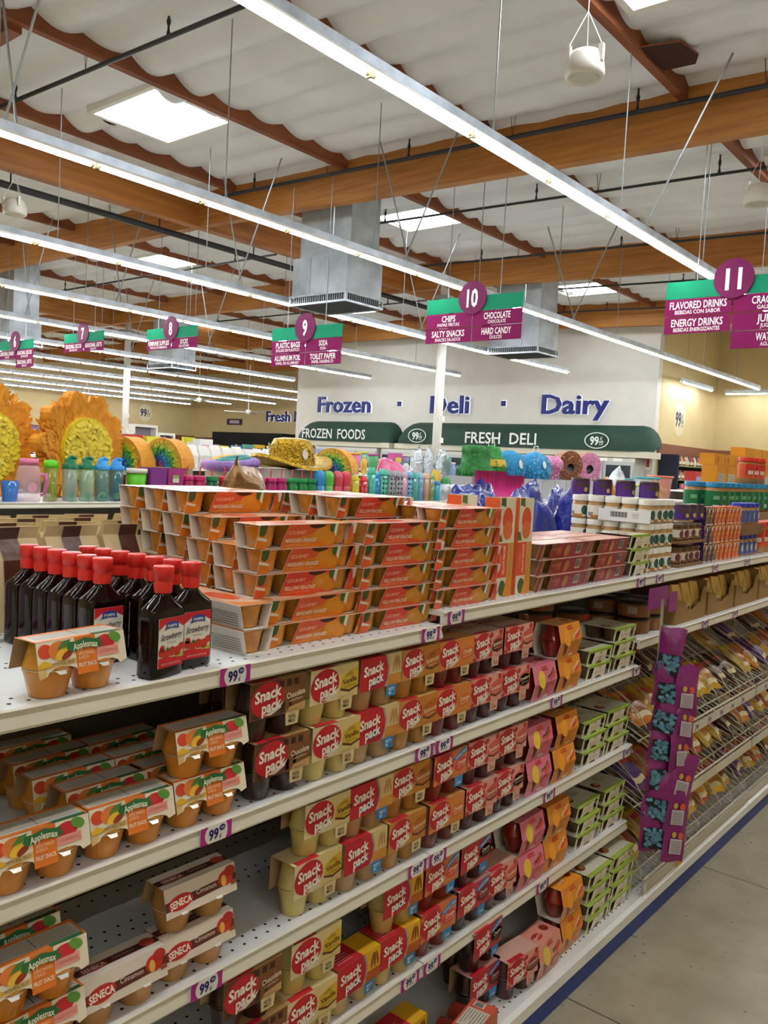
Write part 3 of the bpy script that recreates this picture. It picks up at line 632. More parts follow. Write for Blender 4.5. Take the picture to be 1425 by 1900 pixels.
# ---- apple snack packs (sleeve narrower at the top)
AP_H = 0.090
def apple_kind(key, seneca=False):
    w = 0.080; yb_, yt, zb_, H = 0.040, 0.027, 0.040, AP_H
    cream = P('#e9dfc9', 0.45); org = P('#d8742a', 0.45)
    base = P('#d9cdbf', 0.45) if seneca else cream
    n1 = Vector((0, -(H-zb_), -(0)+(-(yb_-yt)))).normalized(); n1 = Vector((0, -(H-zb_), (yb_-yt))).normalized()
    q = B()
    pts = [(-w, -yb_, zb_)]
    F = Fr((0, -yb_, zb_), (1, 0, 0), (0, (yb_-yt), H-zb_)); L = math.hypot(yb_-yt, H-zb_)
    low = []
    for cx in (-0.039, 0.039):                              # cut-outs arched over the lids
        for k in range(7):
            a = math.pi*(1-k/6.0); low.append((cx+0.027*math.cos(a), 0.011*math.sin(a)))
    if seneca: outline = [(-w, 0.0), (w, 0.0), (w, L), (-w, L)]
    else: outline = [(-w, -0.004)]+low[:7]+[(-0.008, -0.006), (0.008, -0.006)]+low[7:]+[(w, 0.004), (w, L), (-w, L)]
    out3 = [F.p(x, y_, 0) for x, y_ in outline]
    q.slab(out3, F.n, 0.0008, base, KRAFTIN)
    q.slab([(w, yb_, zb_), (-w, yb_, zb_), (-w, yt, H), (w, yt, H)], (0, (H-zb_), (yb_-yt)), 0.0008, base, KRAFTIN)
    q.slab([(-w, -yt, H), (w, -yt, H), (w, yt, H), (-w, yt, H)], (0, 0, 1), 0.0008, P('#cfc8bb', 0.5) if not seneca else base, KRAFTIN)
    T = Fr((0, -yt, H), (1, 0, 0), (0, 1, 0))
    if not seneca:
        q.rect(T, -w, 0, w, 0.009, org, 1); q.rect(T, -w, 0.046, w, 0.054, org, 1); q.rect(T, -w, 0, -w+0.004, 0.054, org, 2); q.rect(T, w-0.004, 0, w, 0.054, org, 2)
        q.rect(T, 0.02, 0, 0.075, 0.008, P('#2f6a44'), 3)
        for k in range(5): q.rect(T, -0.07, 0.015+k*0.006, 0.07, 0.0165+k*0.006, P('#8c877d'), 2)
        q.rect(T, 0.002, 0.012, 0.0032, 0.044, INK, 3)
        q.pg(F, [(-0.014, -0.006), (0.024, -0.006), (0.024, L), (-0.014, L)], org, 1)
        q.pg(F, [(-w, -0.004), (-0.068, 0.0), (-0.066, 0.01), (-0.014, 0.012), (-0.014, 0.021), (-w, 0.016)], P('#d6b87a'), 1)
        q.text(F, 'MADE WITH REAL FRUIT', -0.044, 0.016, 0.0055, P('#5a4022'), 3, w=0.052)
        q.ell(F, -0.066, 0.037, 0.012, 0.011, P('#c9452c'), 2); q.ell(F, -0.042, 0.036, 0.019, 0.014, P('#d77a3a'), 3); q.ell(F, -0.035, 0.031, 0.017, 0.008, P('#e3b83c'), 4, rot=0.5); q.ell(F, -0.030, 0.027, 0.011, 0.005, P('#8c3420'), 5, rot=0.5)
        q.pg(F, [(-w, 0.018), (-0.07, 0.024), (-0.058, 0.018), (-0.058, 0.014), (-w, 0.012)], P('#e2b02c'), 4)
        q.pg(F, [(-0.047, 0.037), (-0.035, 0.049), (-0.021, 0.050), (-0.030, 0.039)], P('#4c7a34'), 6)
        q.ell(F, 0.042, 0.037, 0.018, 0.012, P('#c22b35'), 2); q.rect(F, 0.024, 0.016, 0.065, 0.030, P('#e0958a'), 3)
        q.text(F, '4 - 4 OZ CUPS NET WT 16 OZ', 0.044, 0.023, 0.005, P('#a85a4c'), 4, w=0.036)
        q.ell(F, 0.060, 0.043, 0.012, 0.008, P('#5c8f3c'), 5, rot=-0.4)
        q.pg(F, [(-0.030, 0.036), (-0.022, 0.030), (0.004, 0.034), (0.028, 0.030), (0.036, 0.036), (0.030, 0.040), (0.033, 0.046), (0.022, 0.045), (0.004, 0.0495), (-0.014, 0.045), (-0.026, 0.046)], P('#2c6a3a'), 6)
        q.text(F, 'Applesnax', 0.0035, 0.0395, 0.0105, P('#eee6cf'), 7, w=0.045, bold=0.02, arc=6.0)
        q.text(F, 'APPLE MANGO\n& PEACH', 0.005, 0.022, 0.0115, P('#f3d9b4'), 3, w=0.030); q.text(F, 'FRUIT SNACK', 0.005, 0.008, 0.0065, P('#f7e7cc'), 3, w=0.033, bold=0.02)
    else:
        q.pg(F, [(-w, 0.012), (w, 0.018), (w, 0.034), (-w, 0.028)], P('#5b2a22'), 1)
        q.ell(F, -0.047, 0.022, 0.027, 0.0135, P('#b32a26'), 2, rot=0.06); q.text(F, 'SENECA', -0.047, 0.0225, 0.0125, P('#efe6d8'), 3, w=0.047, bold=0.03, rot=0.06, arc=3)
        q.text(F, 'Cinnamon', 0.010, 0.027, 0.009, P('#e6d6c4'), 3, w=0.045)
        q.ell(F, 0.055, 0.030, 0.017, 0.014, P('#b8302a'), 2); q.ell(F, 0.066, 0.040, 0.013, 0.010, P('#a82824'), 3); q.ell(F, 0.050, 0.027, 0.006, 0.010, P('#d8a94a'), 4); q.rect(F, 0.066, 0.014, 0.079, 0.022, P('#8a4a2a'), 4)
        q.pg(T, [(-w, 0.016), (w, 0.016), (w, 0.034), (-w, 0.034)], P('#4a211b'), 1); q.ell(T, -0.045, 0.024, 0.026, 0.010, P('#8e2a26'), 2); q.text(T, 'SENECA', -0.045, 0.024, 0.010, P('#cfc2b2'), 3, w=0.044, bold=0.03); q.text(T, 'Cinnamon', 0.012, 0.026, 0.008, P('#b7a898'), 3, w=0.042); q.ell(T, 0.06, 0.027, 0.014, 0.012, P('#a53a2a'), 3)
    sleeve = q.mesh('sleeve')
    cm = mat('fruit_puree_seneca' if seneca else 'fruit_puree', '#bd8a50' if seneca else '#d58b2e', 0.22, noise=0.1, nscale=30)
    foil = mat('foil_lid', '#cfcac0', 0.3, metal=0.4)
    lo = cup_mesh(0.0275, 0.0372, 0.0435, cm, n=18, lip=0.0008); up = flipped(lo, 0.0435)
    lid = B().lathe([(0.0384, 0.0436), (0.0384, 0.0450)], foil, 18).poly([(-0.012, -0.037, 0.0447), (0.006, -0.0372, 0.0447), (0.004, -0.043, 0.040), (-0.008, -0.043, 0.040)], foil).mesh('foil_lid')
    parts = [('sleeve', sleeve, (0, 0, 0), [])]
    for sx in (-1, 1):
        parts.append(('cup', lo, (sx*0.0392, 0, 0), [('foil_lid', lid, (0, 0, 0))])); parts.append(('cup', up, (sx*0.0392, 0, 0.0453), []))
    KIND[key] = parts
apple_kind('applesnax'); apple_kind('seneca', True)

# ---- four-in-a-row fruit cup packs in an open-ended trapezoid sleeve
MB_W, MB_H = 0.282, 0.0490
def row_pack(key, W, D1, D0, H, base, panel, fruitc, t1, t2, t2col='#f1e3cf', red='#d9452c', topc='#d98a4a', ncup=4, style='gourmet', nrow=1, backtxt=True, mid='#df6a26'):
    w = W/2; q = B(); yt, yb_ = D1/2, D0/2
    F = Fr((0, -yb_, 0), (1, 0, 0), (0, -(yt-yb_), H)); L = math.hypot(yt-yb_, H)
    n = F.n; mb = P(base, 0.3); mw = P('#eee6dc', 0.35)
    def pan(x0, x1, m, x0t=None, x1t=None):
        x0t = x0 if x0t is None else x0t; x1t = x1 if x1t is None else x1t
        q.slab([F.p(x0, 0, 0), F.p(x1, 0, 0), F.p(x1t, L, 0), F.p(x0t, L, 0)], n, 0.0008, m, CARD)
    nb = Vector((0, H, -(yt-yb_)))
    q.slab([(w, yb_, 0), (-w, yb_, 0), (-w, yt, H), (w, yt, H)], nb, 0.0008, P('#d8d2c6', 0.4), CARD)
    q.slab([(-w, -yt, H), (w, -yt, H), (w, yt, H), (-w, yt, H)], (0, 0, 1), 0.0008, P(topc, 0.25), CARD)
    q.slab([(-w, yb_, 0), (w, yb_, 0), (w, -yb_, 0), (-w, -yb_, 0)], (0, 0, -1), 0.0008, mw, CARD)
    T = Fr((0, -yt, H), (1, 0, 0), (0, 1, 0))
    if style == 'gourmet':
        pan(-w, -w+0.026, mb); pan(-w+0.066, w-0.060, mb, -w+0.080, w-0.060); pan(w-0.026, w, mb, w-0.016, w)
        # leaf, white and fruit on the end strip
        q.pg(F, [(-w+0.002, L), (-w+0.022, L), (-w+0.020, L*0.62), (-w+0.012, L*0.5), (-w+0.003, L*0.62)], P('#3f5a2a'), 1)
        q.pg(F, [(-w, L*0.52), (-w+0.012, L*0.47), (-w+0.026, L*0.42), (-w+0.026, L*0.3), (-w, L*0.4)], mw, 1)
        q.pg(F, [(-w+0.080, L), (-w+0.071, L*0.40), (-0.03, L*0.44), (0.02, L*0.62), (0.055, L)], P(red, 0.3), 1); q.pg(F, [(-w+0.071, L*0.40), (-w+0.067, L*0.08), (-0.05, L*0.12), (-0.03, L*0.44)], P(mid, 0.3), 1)
        q.ell(F, 0.038, L*0.52, 0.026, L*0.34, P(fruitc, 0.3), 2); q.ell(F, 0.062, L*0.30, 0.018, L*0.24, P(fruitc, 0.3), 3); q.ell(F, 0.034, L*0.50, 0.012, L*0.16, P(panel, 0.3), 4)
        q.pg(F, [(0.056, L), (0.072, L), (0.070, L*0.62), (0.060, L*0.66)], P('#3f6a30'), 4); q.pg(F, [(0.072, L), (w-0.060, L), (w-0.060, L*0.4), (0.072, L*0.6)], mw, 3)
        q.pg(F, [(w-0.014, L), (w, L), (w, L*0.55), (w-0.006, L*0.5)], mw, 1); q.ell(F, w-0.016, L*0.6, 0.007, L*0.3, P(red, 0.3), 1)
        q.ell(F, 0.018, L*0.99, 0.024, L*0.17, P('#4a2015', 0.4), 5, 14, t0=math.pi, t1=2*math.pi)
        q.text(F, 'GOURMET', -0.036, L*0.66, L*0.16, P('#f6d3ae'), 5, w=0.050); q.text(F, t2, -0.022, L*0.32, L*0.17, P(t2col), 5, w=0.088, bold=0.03, shear=0.15)
        q.text(F, 'IN LIGHT SYRUP   4 CUPS', -0.03, L*0.13, L*0.06, P('#f0c9a0'), 5, w=0.075)
        q.pg(T, [(-w+0.01, 0.006), (w-0.03, 0.01), (w-0.06, D1-0.01), (-w+0.05, D1-0.006)], P('#e0b294', 0.25), 1)
        q.ell(T, -0.03, D1*0.5, 0.05, D1*0.3, P(red, 0.25), 2)
        if backtxt:
            Fb = Fr((0, yb_, 0), (-1, 0, 0), (0, (yt-yb_), H))
            for k in range(7): q.rect(Fb, -0.11, 0.006+k*0.005, 0.02+0.01*(k % 3), 0.0075+k*0.005, P('#6a655c'), 2)
            for k in range(6): q.rect(Fb, 0.045, 0.007+k*0.005, 0.13, 0.0085+k*0.005, P('#6a655c'), 2)
            q.ell(Fb, 0.0, L*0.99, 0.024, L*0.2, P('#8a3a20', 0.4), 2, 14, t0=math.pi, t1=2*math.pi)
    elif style == 'darkred':
        pan(-w, -w+0.02, mb); pan(-w+0.075, w, mb)
        q.ell(F, -0.028, L*0.5, 0.016, L*0.3, P('#b8442c', 0.3), 2); q.ell(F, 0.020, L*0.45, 0.016, L*0.40, P('#b8803a', 0.3), 3); q.pg(F, [(-0.065, 0), (-0.05, 0), (-0.04, L), (-0.06, L)], P('#8a4a20'), 1)
        q.rect(F, 0.078, L*0.2, 0.112, L*0.85, P('#cfc8bd'), 2)
        for k in range(9): q.rect(F, 0.081+k*0.0031, L*0.32, 0.0825+k*0.0031, L*0.80, INK, 3)
        q.text(F, 'MIXED FRUIT', -0.045, L*0.6, L*0.14, P('#d99a86'), 3, w=0.05)
        q.pg(T, [(-w+0.01, 0.006), (w-0.03, 0.01), (w-0.06, D1-0.01), (-w+0.05, D1-0.006)], P('#dba28c', 0.25), 1)
    else:                                                   # white / green, dark fruit cups
        pan(-w, -w+0.010, mb); pan(-w+0.038, w-0.038, mw, -w+0.046, w-0.036); pan(w-0.010, w, mb)
        q.slab([F.p(-w, L*0.82, 1), F.p(w, L*0.82, 1), F.p(w, L, 1), F.p(-w, L, 1)], n, 0.0006, P('#9cb83a', 0.35), CARD)
        q.pg(F, [(-0.012, L*0.82), (0.012, L*0.82), (0.004, L*0.66), (0, L*0.60), (-0.006, L*0.68)], P('#b9c98a'), 3)
        q.text(F, 'FRUIT COCKTAIL', 0, L*0.42, L*0.12, P('#8a6a44'), 3, w=0.062); q.text(F, 'in extra light syrup', 0, L*0.26, L*0.08, P('#a08a5a'), 3, w=0.05)
        q.ell(F, 0, 0.0, 0.022, L*0.16, P('#6a4a2a'), 3, 12, t0=0, t1=math.pi)
        q.rect(T, -w, 0, w, 0.014, P('#9cb83a', 0.35), 1); q.text(T, 'FRUIT\nCOCKTAIL', 0.02, D1*0.55, 0.03, P('#8a6a44'), 2, w=0.055)
        q.ell(T, -0.05, D1*0.4, 0.02, 0.018, P('#7d2a1c'), 2); q.ell(T, -0.044, D1*0.4, 0.009, 0.009, P('#d8a83a'), 3)
    sleeve = q.mesh('sleeve')
    r1 = min(D1/2/nrow-0.004, W/ncup/2-0.003); r0 = min(D0/2/nrow-0.003, r1*0.78)
    cm = mat('fruit_cup_'+key, fruitc, 0.12, noise=0.4, nscale=22, coat=0.3)
    cup = cup_mesh(r0, r1, H-0.004, cm, n=12)
    parts = [('sleeve', sleeve, (0, 0, 0), [])]
    for j in range(nrow):
        for i in range(ncup):
            parts.append(('cup', cup, (-w+W*(i+0.5)/ncup, (j-(nrow-1)/2)*(D0/nrow), 0.0015), []))
    KIND[key] = parts
row_pack('mandarin', MB_W, 0.082, 0.058, MB_H, '#e0821f', '#e09a30', '#e39428', 'x', 'MANDARIN ORANGES', red='#dc5a34')
row_pack('peach', MB_W, 0.082, 0.058, MB_H, '#e0643a', '#e09a4a', '#d0922c', 'x', 'YELLOW PEACHES', red='#d9443a', topc='#d9866a', mid='#dd5238')
row_pack('darkred', 0.305, 0.082, 0.056, 0.0465, '#941422', '#c06030', '#a0702a', 'x', 'x', style='darkred', topc='#cf8a78')
row_pack('cocktail', 0.168, 0.135, 0.118, 0.0485, '#dfe3b4', '#a8c040', '#5a4320', 'x', 'x', style='white', ncup=2, nrow=2, topc='#cfcbb8')

# ---- gel bowls (hexagonal wrap, wide at the middle)
def gel_kind(key, col, col2, col3, word):
    W, H, dm, dt = 0.140, 0.104, 0.050, 0.037; w = W/2; q = B(); m = P(col, 0.35)
    sec = [(-dt, 0), (-dm, H/2), (-dt, H), (dt, H), (dm, H/2), (dt, 0)]
    for i in range(6):
        (y0, z0), (y1, z1) = sec[i], sec[(i+1) % 6]
        nrm = Vector((0, 1, 0)) if False else Vector((0, -(z1-z0), (y1-y0))).normalized()
        mid = Vector((0, (y0+y1)/2, (z0+z1)/2-H/2))
        if nrm.dot(mid) < 0: nrm = -nrm
        quad = [(-w, y0, z0), (w, y0, z0), (w, y1, z1), (-w, y1, z1)]
        a = (Vector(quad[1])-Vector(quad[0])).cross(Vector(quad[2])-Vector(quad[1]))
        if a.dot(nrm) < 0: quad.reverse()
        q.slab(quad, nrm, 0.0008, m, CARD)
    Fl = Fr((0, -dt, 0), (1, 0, 0), (0, -(dm-dt), H/2)); Fu = Fr((0, -dm, H/2), (1, 0, 0), (0, (dm-dt), H/2)); T = Fr((0, -dt, H), (1, 0, 0), (0, 1, 0)); L = math.hypot(dm-dt, H/2)
    q.ell(Fu, -0.025, 0.012, 0.020, 0.026, P(col2, 0.35), 1); q.ell(Fl, -0.025, 0.034, 0.024, 0.014, P(col2, 0.35), 1)
    q.pg(Fl, [(-0.045, 0.046), (-0.010, 0.050), (-0.020, 0.012), (-0.033, 0.006)], P('#6e1c1e', 0.3), 2)
    q.ell(Fl, 0.034, 0.030, 0.022, 0.019, P(col3, 0.35), 2); q.ell(Fl, 0.034, 0.030, 0.016, 0.013, P(col, 0.35), 3)
    q.text(Fu, 'GEL', 0.0, 0.042, 0.013, P('#c8341f'), 3, w=0.04, bold=0.03); q.text(Fu, word, 0.032, 0.022, 0.011, P('#3d5c2a' if word != 'Orange' else '#efe2c4'), 3, w=0.05, bold=0.02, rot=0.5, shear=0.2)
    q.ell(Fu, 0.044, 0.014, 0.022, 0.006, P('#d8402c'), 2, rot=0.5); q.rect(Fl, 0.0, 0.004, 0.03, 0.012, P('#d9d4b8'), 3)
    q.ell(T, -0.02, 0.03, 0.026, 0.014, P(col3, 0.4), 1); q.ell(T, 0.04, 0.04, 0.016, 0.015, P('#8c2a20', 0.4), 1); q.text(T, word, -0.02, 0.030, 0.012, P('#efe2c4'), 2, w=0.045, rot=0.2)
    sl_ = q.mesh('sleeve'); cm = mat('gel_'+key, '#8f2317', 0.15, coat=0.3)
    lo = cup_mesh(0.022, 0.0335, 0.050, cm, n=12); up = flipped(lo, 0.050)
    KIND[key] = [('sleeve', sl_, (0, 0, 0), [])]+[('cup', m_, (sx*0.0348, 0, z), []) for sx in (-1, 1) for m_, z in ((lo, 0.0012), (up, 0.0525))]
gel_kind('gel_orange', '#dc8a24', '#e79a2c', '#c9803a', 'Orange'); gel_kind('gel_pink', '#d5708a', '#e3c23c', '#cf4a48', 'Peach'); gel_kind('gel_straw', '#d9917f', '#e0c25a', '#b32c30', 'Berry')

# ---- flat-sided fruit spread bottle
def bottle_kind():
    syr = mat('dark_fruit_spread', '#120405', 0.1, spec=0.35)
    prof = [(0.0, 0.93, 0.90), (0.004, 1.0, 1.0), (0.045, 0.985, 1.0), (0.10, 1.0, 1.0), (0.112, 0.99, 0.97), (0.118, 0.94, 0.9), (0.130, 0.62, 0.72), (0.139, 0.36, 0.58), (0.143, 0.30, 0.54), (0.150, 0.30, 0.54)]
    q = B(); n = 28; vs_ = []
    for z, a, b_ in prof:
        for k in range(n):
            t = 2*math.pi*k/n; ct, st = math.cos(t), math.sin(t); e = 5 if z < 0.125 else 2.6
            r = (abs(ct)**e+abs(st)**e)**(-1/e); vs_.append((0.041*a*ct*r, 0.0215*b_*st*r, z))
    fs = [(i*n+k, i*n+(k+1) % n, (i+1)*n+(k+1) % n, (i+1)*n+k) for i in range(len(prof)-1) for k in range(n)]+[tuple(reversed(range(n)))]
    q.add(vs_, fs, syr, True); body = q.mesh('body')
    rm_ = mat('red_cap_plastic', '#c8201c', 0.3)
    cap = B().lathe([(0.0155, 0.144), (0.0158, 0.160), (0.0148, 0.163), (0.0148, 0.1655), (0.0175, 0.167), (0.0178, 0.188), (0.0165, 0.1895), (0.0, 0.1895)], rm_, 18, caps=False).mesh('cap')
    q = B(); F = Fr((0, -0.0216, 0), (1, 0, 0), (0, 0, 1)); red = P('#c42430', 0.35); wh = P('#e9e3da', 0.35); x0, x1, z0, z1 = -0.029, 0.031, 0.018, 0.103
    q.box(x0, x1, -0.0216, -0.0208, z0, z1, wh)
    q.pg(F, [(x0, z1), (x0, 0.083), (-0.012, 0.094), (0.014, 0.094), (x1, 0.085), (x1, z1)], red, 1)
    q.pg(F, [(x0, z0), (x1, z0), (x1, 0.031), (0.008, 0.0335), (-0.012, 0.037), (x0, 0.035)], red, 1)
    q.pg(F, [(0.002, 0.034), (x1, 0.040), (x1, 0.031), (0.015, 0.033)], P('#b9b04a'), 2)
    for a, b_, r in ((-0.022, 0.045, 0.008), (-0.010, 0.041, 0.008), (0.004, 0.044, 0.009), (0.016, 0.043, 0.009), (0.025, 0.050, 0.007), (-0.021, 0.052, 0.006)): q.ell(F, a, b_, r, r*0.95, P('#bf3226'), 1+int(abs(a)*100) % 3, 12)
    q.pg(F, [(-0.014, 0.049), (-0.008, 0.054), (-0.006, 0.050), (0.0, 0.052), (-0.005, 0.046)], P('#3f6a2a'), 5); q.pg(F, [(0.027, 0.055), (0.0305, 0.061), (0.0305, 0.052)], P('#3f6a2a'), 5)
    q.pg(F, [(-0.017, 0.082), (-0.010, 0.084), (0.001, 0.085), (0.012, 0.084), (0.019, 0.083), (0.017, 0.087), (0.017, 0.094), (0.001, 0.097), (-0.013, 0.094), (-0.013, 0.087)], P('#274a9c'), 2)
    q.text(F, 'PAMPA', 0.002, 0.0895, 0.0055, P('#e6e2d6'), 3, w=0.023, bold=0.02, arc=4); q.text(F, 'Strawberry', 0.001, 0.072, 0.0115, INK, 3, w=0.053, bold=0.008, shear=0.35, rot=0.06); q.text(F, 'Fruit Spread', 0.001, 0.0605, 0.0035, INK, 3, w=0.02, shear=0.2)
    q.text(F, 'NET WT 19 OZ (1LB 3OZ) 538g', 0.001, 0.024, 0.0035, P('#e6c9c0'), 3, w=0.044)
    KIND['spread'] = [('body', body, (0, 0, 0), []), ('cap', cap, (0, 0, 0), []), ('label', q.mesh('label'), (0, 0, 0), [])]
bottle_kind()

# ---- kraft bags with a brown window
def bag_kind(key, W, D, H, c1, c2, name2='brown_panel', lean=0.0):
    m = mat('kraft_'+key, c1, 0.6, noise=0.1, nscale=12, bump=0.25, bscale=18); q = B(); w, d = W/2, D/2
    v = [(-w, -d, 0), (w, -d, 0), (w, d, 0), (-w, d, 0), (-w*1.03, -d*1.08, H*0.35), (w*1.03, -d*1.08, H*0.35), (w*1.03, d*1.08, H*0.35), (-w*1.03, d*1.08, H*0.35), (-w, -d*0.85, H*0.68), (w, -d*0.85, H*0.68), (w, d*0.85, H*0.68), (-w, d*0.85, H*0.68),
         (-w*1.02, -0.006, H*0.88), (w*1.02, -0.004, H*0.87), (w*1.02, 0.004, H*0.87), (-w*1.02, 0.002, H*0.88), (-w*1.02, -0.016, H), (w*1.02, -0.012, H*0.985), (w*1.02, -0.009, H*0.985), (-w*1.02, -0.013, H)]
    fs = [(0, 3, 2, 1)]+[(r*4+k, r*4+(k+1) % 4, r*4+4+(k+1) % 4, r*4+4+k) for r in range(4) for k in range(4)]+[(16, 17, 18, 19)]
    q.add(v, fs, m); body = q.mesh('bag')
    q = B(); pm = mat('bag_panel_'+key, c2, 0.35, bump=0.3, bscale=15); a, b_ = -w*0.40, w*0.30; e = 0.0015
    q.add([(a, -d*0.94-e, H*0.10), (b_, -d*0.94-e, H*0.10), (b_, -d*1.08-e, H*0.35), (a, -d*1.08-e, H*0.35), (b_, -d*0.85-e, H*0.68), (a, -d*0.85-e, H*0.68), (b_, -0.006-e, H*0.87), (a, -0.007-e, H*0.87), (b_, -0.0145-e, H*0.985), (a, -0.0155-e, H*0.985)], [(0, 1, 2, 3), (3, 2, 4, 5), (5, 4, 6, 7), (7, 6, 8, 9)], pm)
    pan = q.mesh(name2); q = B()
    F = Fr((0, -d*0.96-0.002, 0), (1, 0, 0), (0, 0, 1)); 
    KIND[key] = [('bag', body, (0, 0, 0), [(name2, pan, (0, 0, 0))])]
bag_kind('coffee', 0.125, 0.075, 0.215, '#d0bb92', '#4a2418')

# ---- jars
def ring_patch(q, r, a0, a1, z0, z1, m, n=6):
    v = []
    for k in range(n+1):
        a = a0+(a1-a0)*k/n; v += [(r*math.cos(a), r*math.sin(a), z0), (r*math.cos(a), r*math.sin(a), z1)]
    q.add(v, [(2*k, 2*k+2, 2*k+3, 2*k+1) for k in range(n)], m, True)
def ring_ell(q, r, ac, da, zc, dz, m, n=14):
    q.poly([((r)*math.cos(ac+da*math.cos(2*math.pi*k/n)), r*math.sin(ac+da*math.cos(2*math.pi*k/n)), zc+dz*math.sin(2*math.pi*k/n)) for k in range(n)], m)
def jar_kind(key, r, h, lidh, lidc, body, label, z0, z1, art=(), n=18, neck=0.9):
    bm_ = mat('jar_body_'+key, body, 0.15, coat=0.3); lm = P(lidc, 0.35)
    b_ = B().lathe([(r*0.9, 0), (r, 0.004), (r, h-lidh-0.012), (r*neck, h-lidh-0.003), (r*neck, h-lidh)], bm_, n).mesh('glass')
    l = B().lathe([(r*0.99, h-lidh+0.0005), (r*0.99, h-0.003), (r*0.95, h), (0, h)], lm, n, caps=False); l.lathe([(r*0.99, h-lidh+0.0005), (0, h-lidh+0.0005)], lm, n, caps=False)
    q = B().lathe([(r+0.0006, z0), (r+0.0006, z1)], P(label, 0.4), n, caps=False)
    for kind_, *a in art:
        if kind_ == 'e': ring_ell(q, r+0.0016, a[0], a[1], a[2], a[3], P(a[4], 0.4))
        else: ring_patch(q, r+0.0012, a[0], a[1], a[2], a[3], P(a[4], 0.4))
    KIND[key] = [('jar_body', b_, (0, 0, 0), []), ('lid', l.mesh('lid'), (0, 0, 0), []), ('label', q.mesh('label'), (0, 0, 0), [])]
hp = math.pi
A = -hp/2-0.35
jar_kind('white_jar', 0.0305, 0.0885, 0.022, '#e8e6de', '#b08a58', '#e6e1d4', 0.006, 0.052, [('e', A, 0.42, 0.031, 0.018, '#1d4f49'), ('r', A+0.55, A+1.1, 0.022, 0.040, '#3f7f78'), ('r', A-1.6, A-0.3, 0.006, 0.015, '#b9772f'), ('r', A+0.2, A+1.4, 0.006, 0.017, '#b9772f'), ('r', A-2.0, A-1.3, 0.012, 0.026, '#8d8d88')])
jar_kind('berry_jar', 0.0315, 0.066, 0.012, '#5d4630', '#6d3f20', '#d8d0c0', 0.006, 0.044, [('e', A, 0.4, 0.027, 0.016, '#6b2f3e'), ('r', A+0.55, A+1.05, 0.02, 0.036, '#b7b04e'), ('r', A-1.2, A+1.4, 0.006, 0.014, '#7a4a1d')])
jar_kind('cup_jar', 0.036, 0.062, 0.016, '#3b2a2c', '#5a4638', '#4b2a78', 0.0, 0.05, [('e', A, 0.22, 0.018, 0.009, '#c9b04a'), ('r', A-1.0, A+1.0, 0.028, 0.046, '#4c3b3b')])
jar_kind('gold_lid_jar', 0.030, 0.09, 0.018, '#2337a8', '#a9774a', '#3b4f94', 0.008, 0.062, [('e', A+0.3, 0.25, 0.035, 0.012, '#ddd9c8')])
jar_kind('green_pb', 0.046, 0.16, 0.026, '#1f7aa0', '#9c6f3c', '#1f6a3a', 0.012, 0.115, [('r', A+0.35, A+1.5, 0.012, 0.115, '#2f8f8c'), ('e', A+1.0, 0.3, 0.05, 0.028, '#8a5a3a'), ('r', A-0.9, A-0.2, 0.02, 0.042, '#d8d8cc'), ('r', A-0.9, A-0.2, 0.07, 0.09, '#6fa27a')])
jar_kind('red_pb', 0.048, 0.155, 0.026, '#c0281e', '#a9793f', '#c9562c', 0.03, 0.118, [('r', A-1.0, A+0.2, 0.05, 0.115, '#bf2c24'), ('r', A-0.7, A, 0.055, 0.078, '#e0d8c8')])
jar_kind('blue_pb', 0.033, 0.10, 0.020, '#2233a0', '#b08050', '#4a5a9c', 0.01, 0.066, [('e', A+0.4, 0.3, 0.04, 0.018, '#c9c4a0')])
jar_kind('ramen', 0.058, 0.058, 0.010, '#211a16', '#7d5233', '#8a5a38', 0.002, 0.046, [('r', A-0.2, A+1.2, 0.028, 0.046, '#b83a20'), ('r', A-2.2, A-1.6, 0.014, 0.040, '#a89a88')], n=22, neck=1.0)
# slim boxes with a diagonal picture
def slim_kind(key, c1, c2, c3):
    W, D, H = 0.052, 0.05, 0.0785; q = B().box(-W/2, W/2, -D/2, D/2, 0, H, P(c1, 0.35)); F = Fr((0, -D/2, 0), (1, 0, 0), (0, 0, 1))
    q.pg(F, [(-W/2, H), (-0.002, H), (-W/2, H*0.72)], P(c3, 0.35), 1); q.pg(F, [(-0.004, 0.02), (0.022, 0.035), (0.022, 0.062), (-0.004, 0.05)], P(c2, 0.35), 1)
    q.rect(F, 0.002, 0.055, 0.022, 0.074, P('#d8d0bc'), 2); q.ell(F, -0.008, 0.018, 0.015, 0.012, P(c2, 0.35), 2); q.text(F, 'BAR', -0.002, 0.045, 0.012, P(c3), 3, w=0.03, bold=0.03, rot=0.5); q.rect(F, -0.02, 0.002, 0.02, 0.007, P('#e0d9c8'), 2)
    KIND[key] = [('carton', q.mesh('carton'), (0, 0, 0), [])]
slim_kind('slim_purple', '#3d2263', '#7d6a2e', '#e0a82a'); slim_kind('slim_red', '#c8321e', '#d98a50', '#e6b83a')
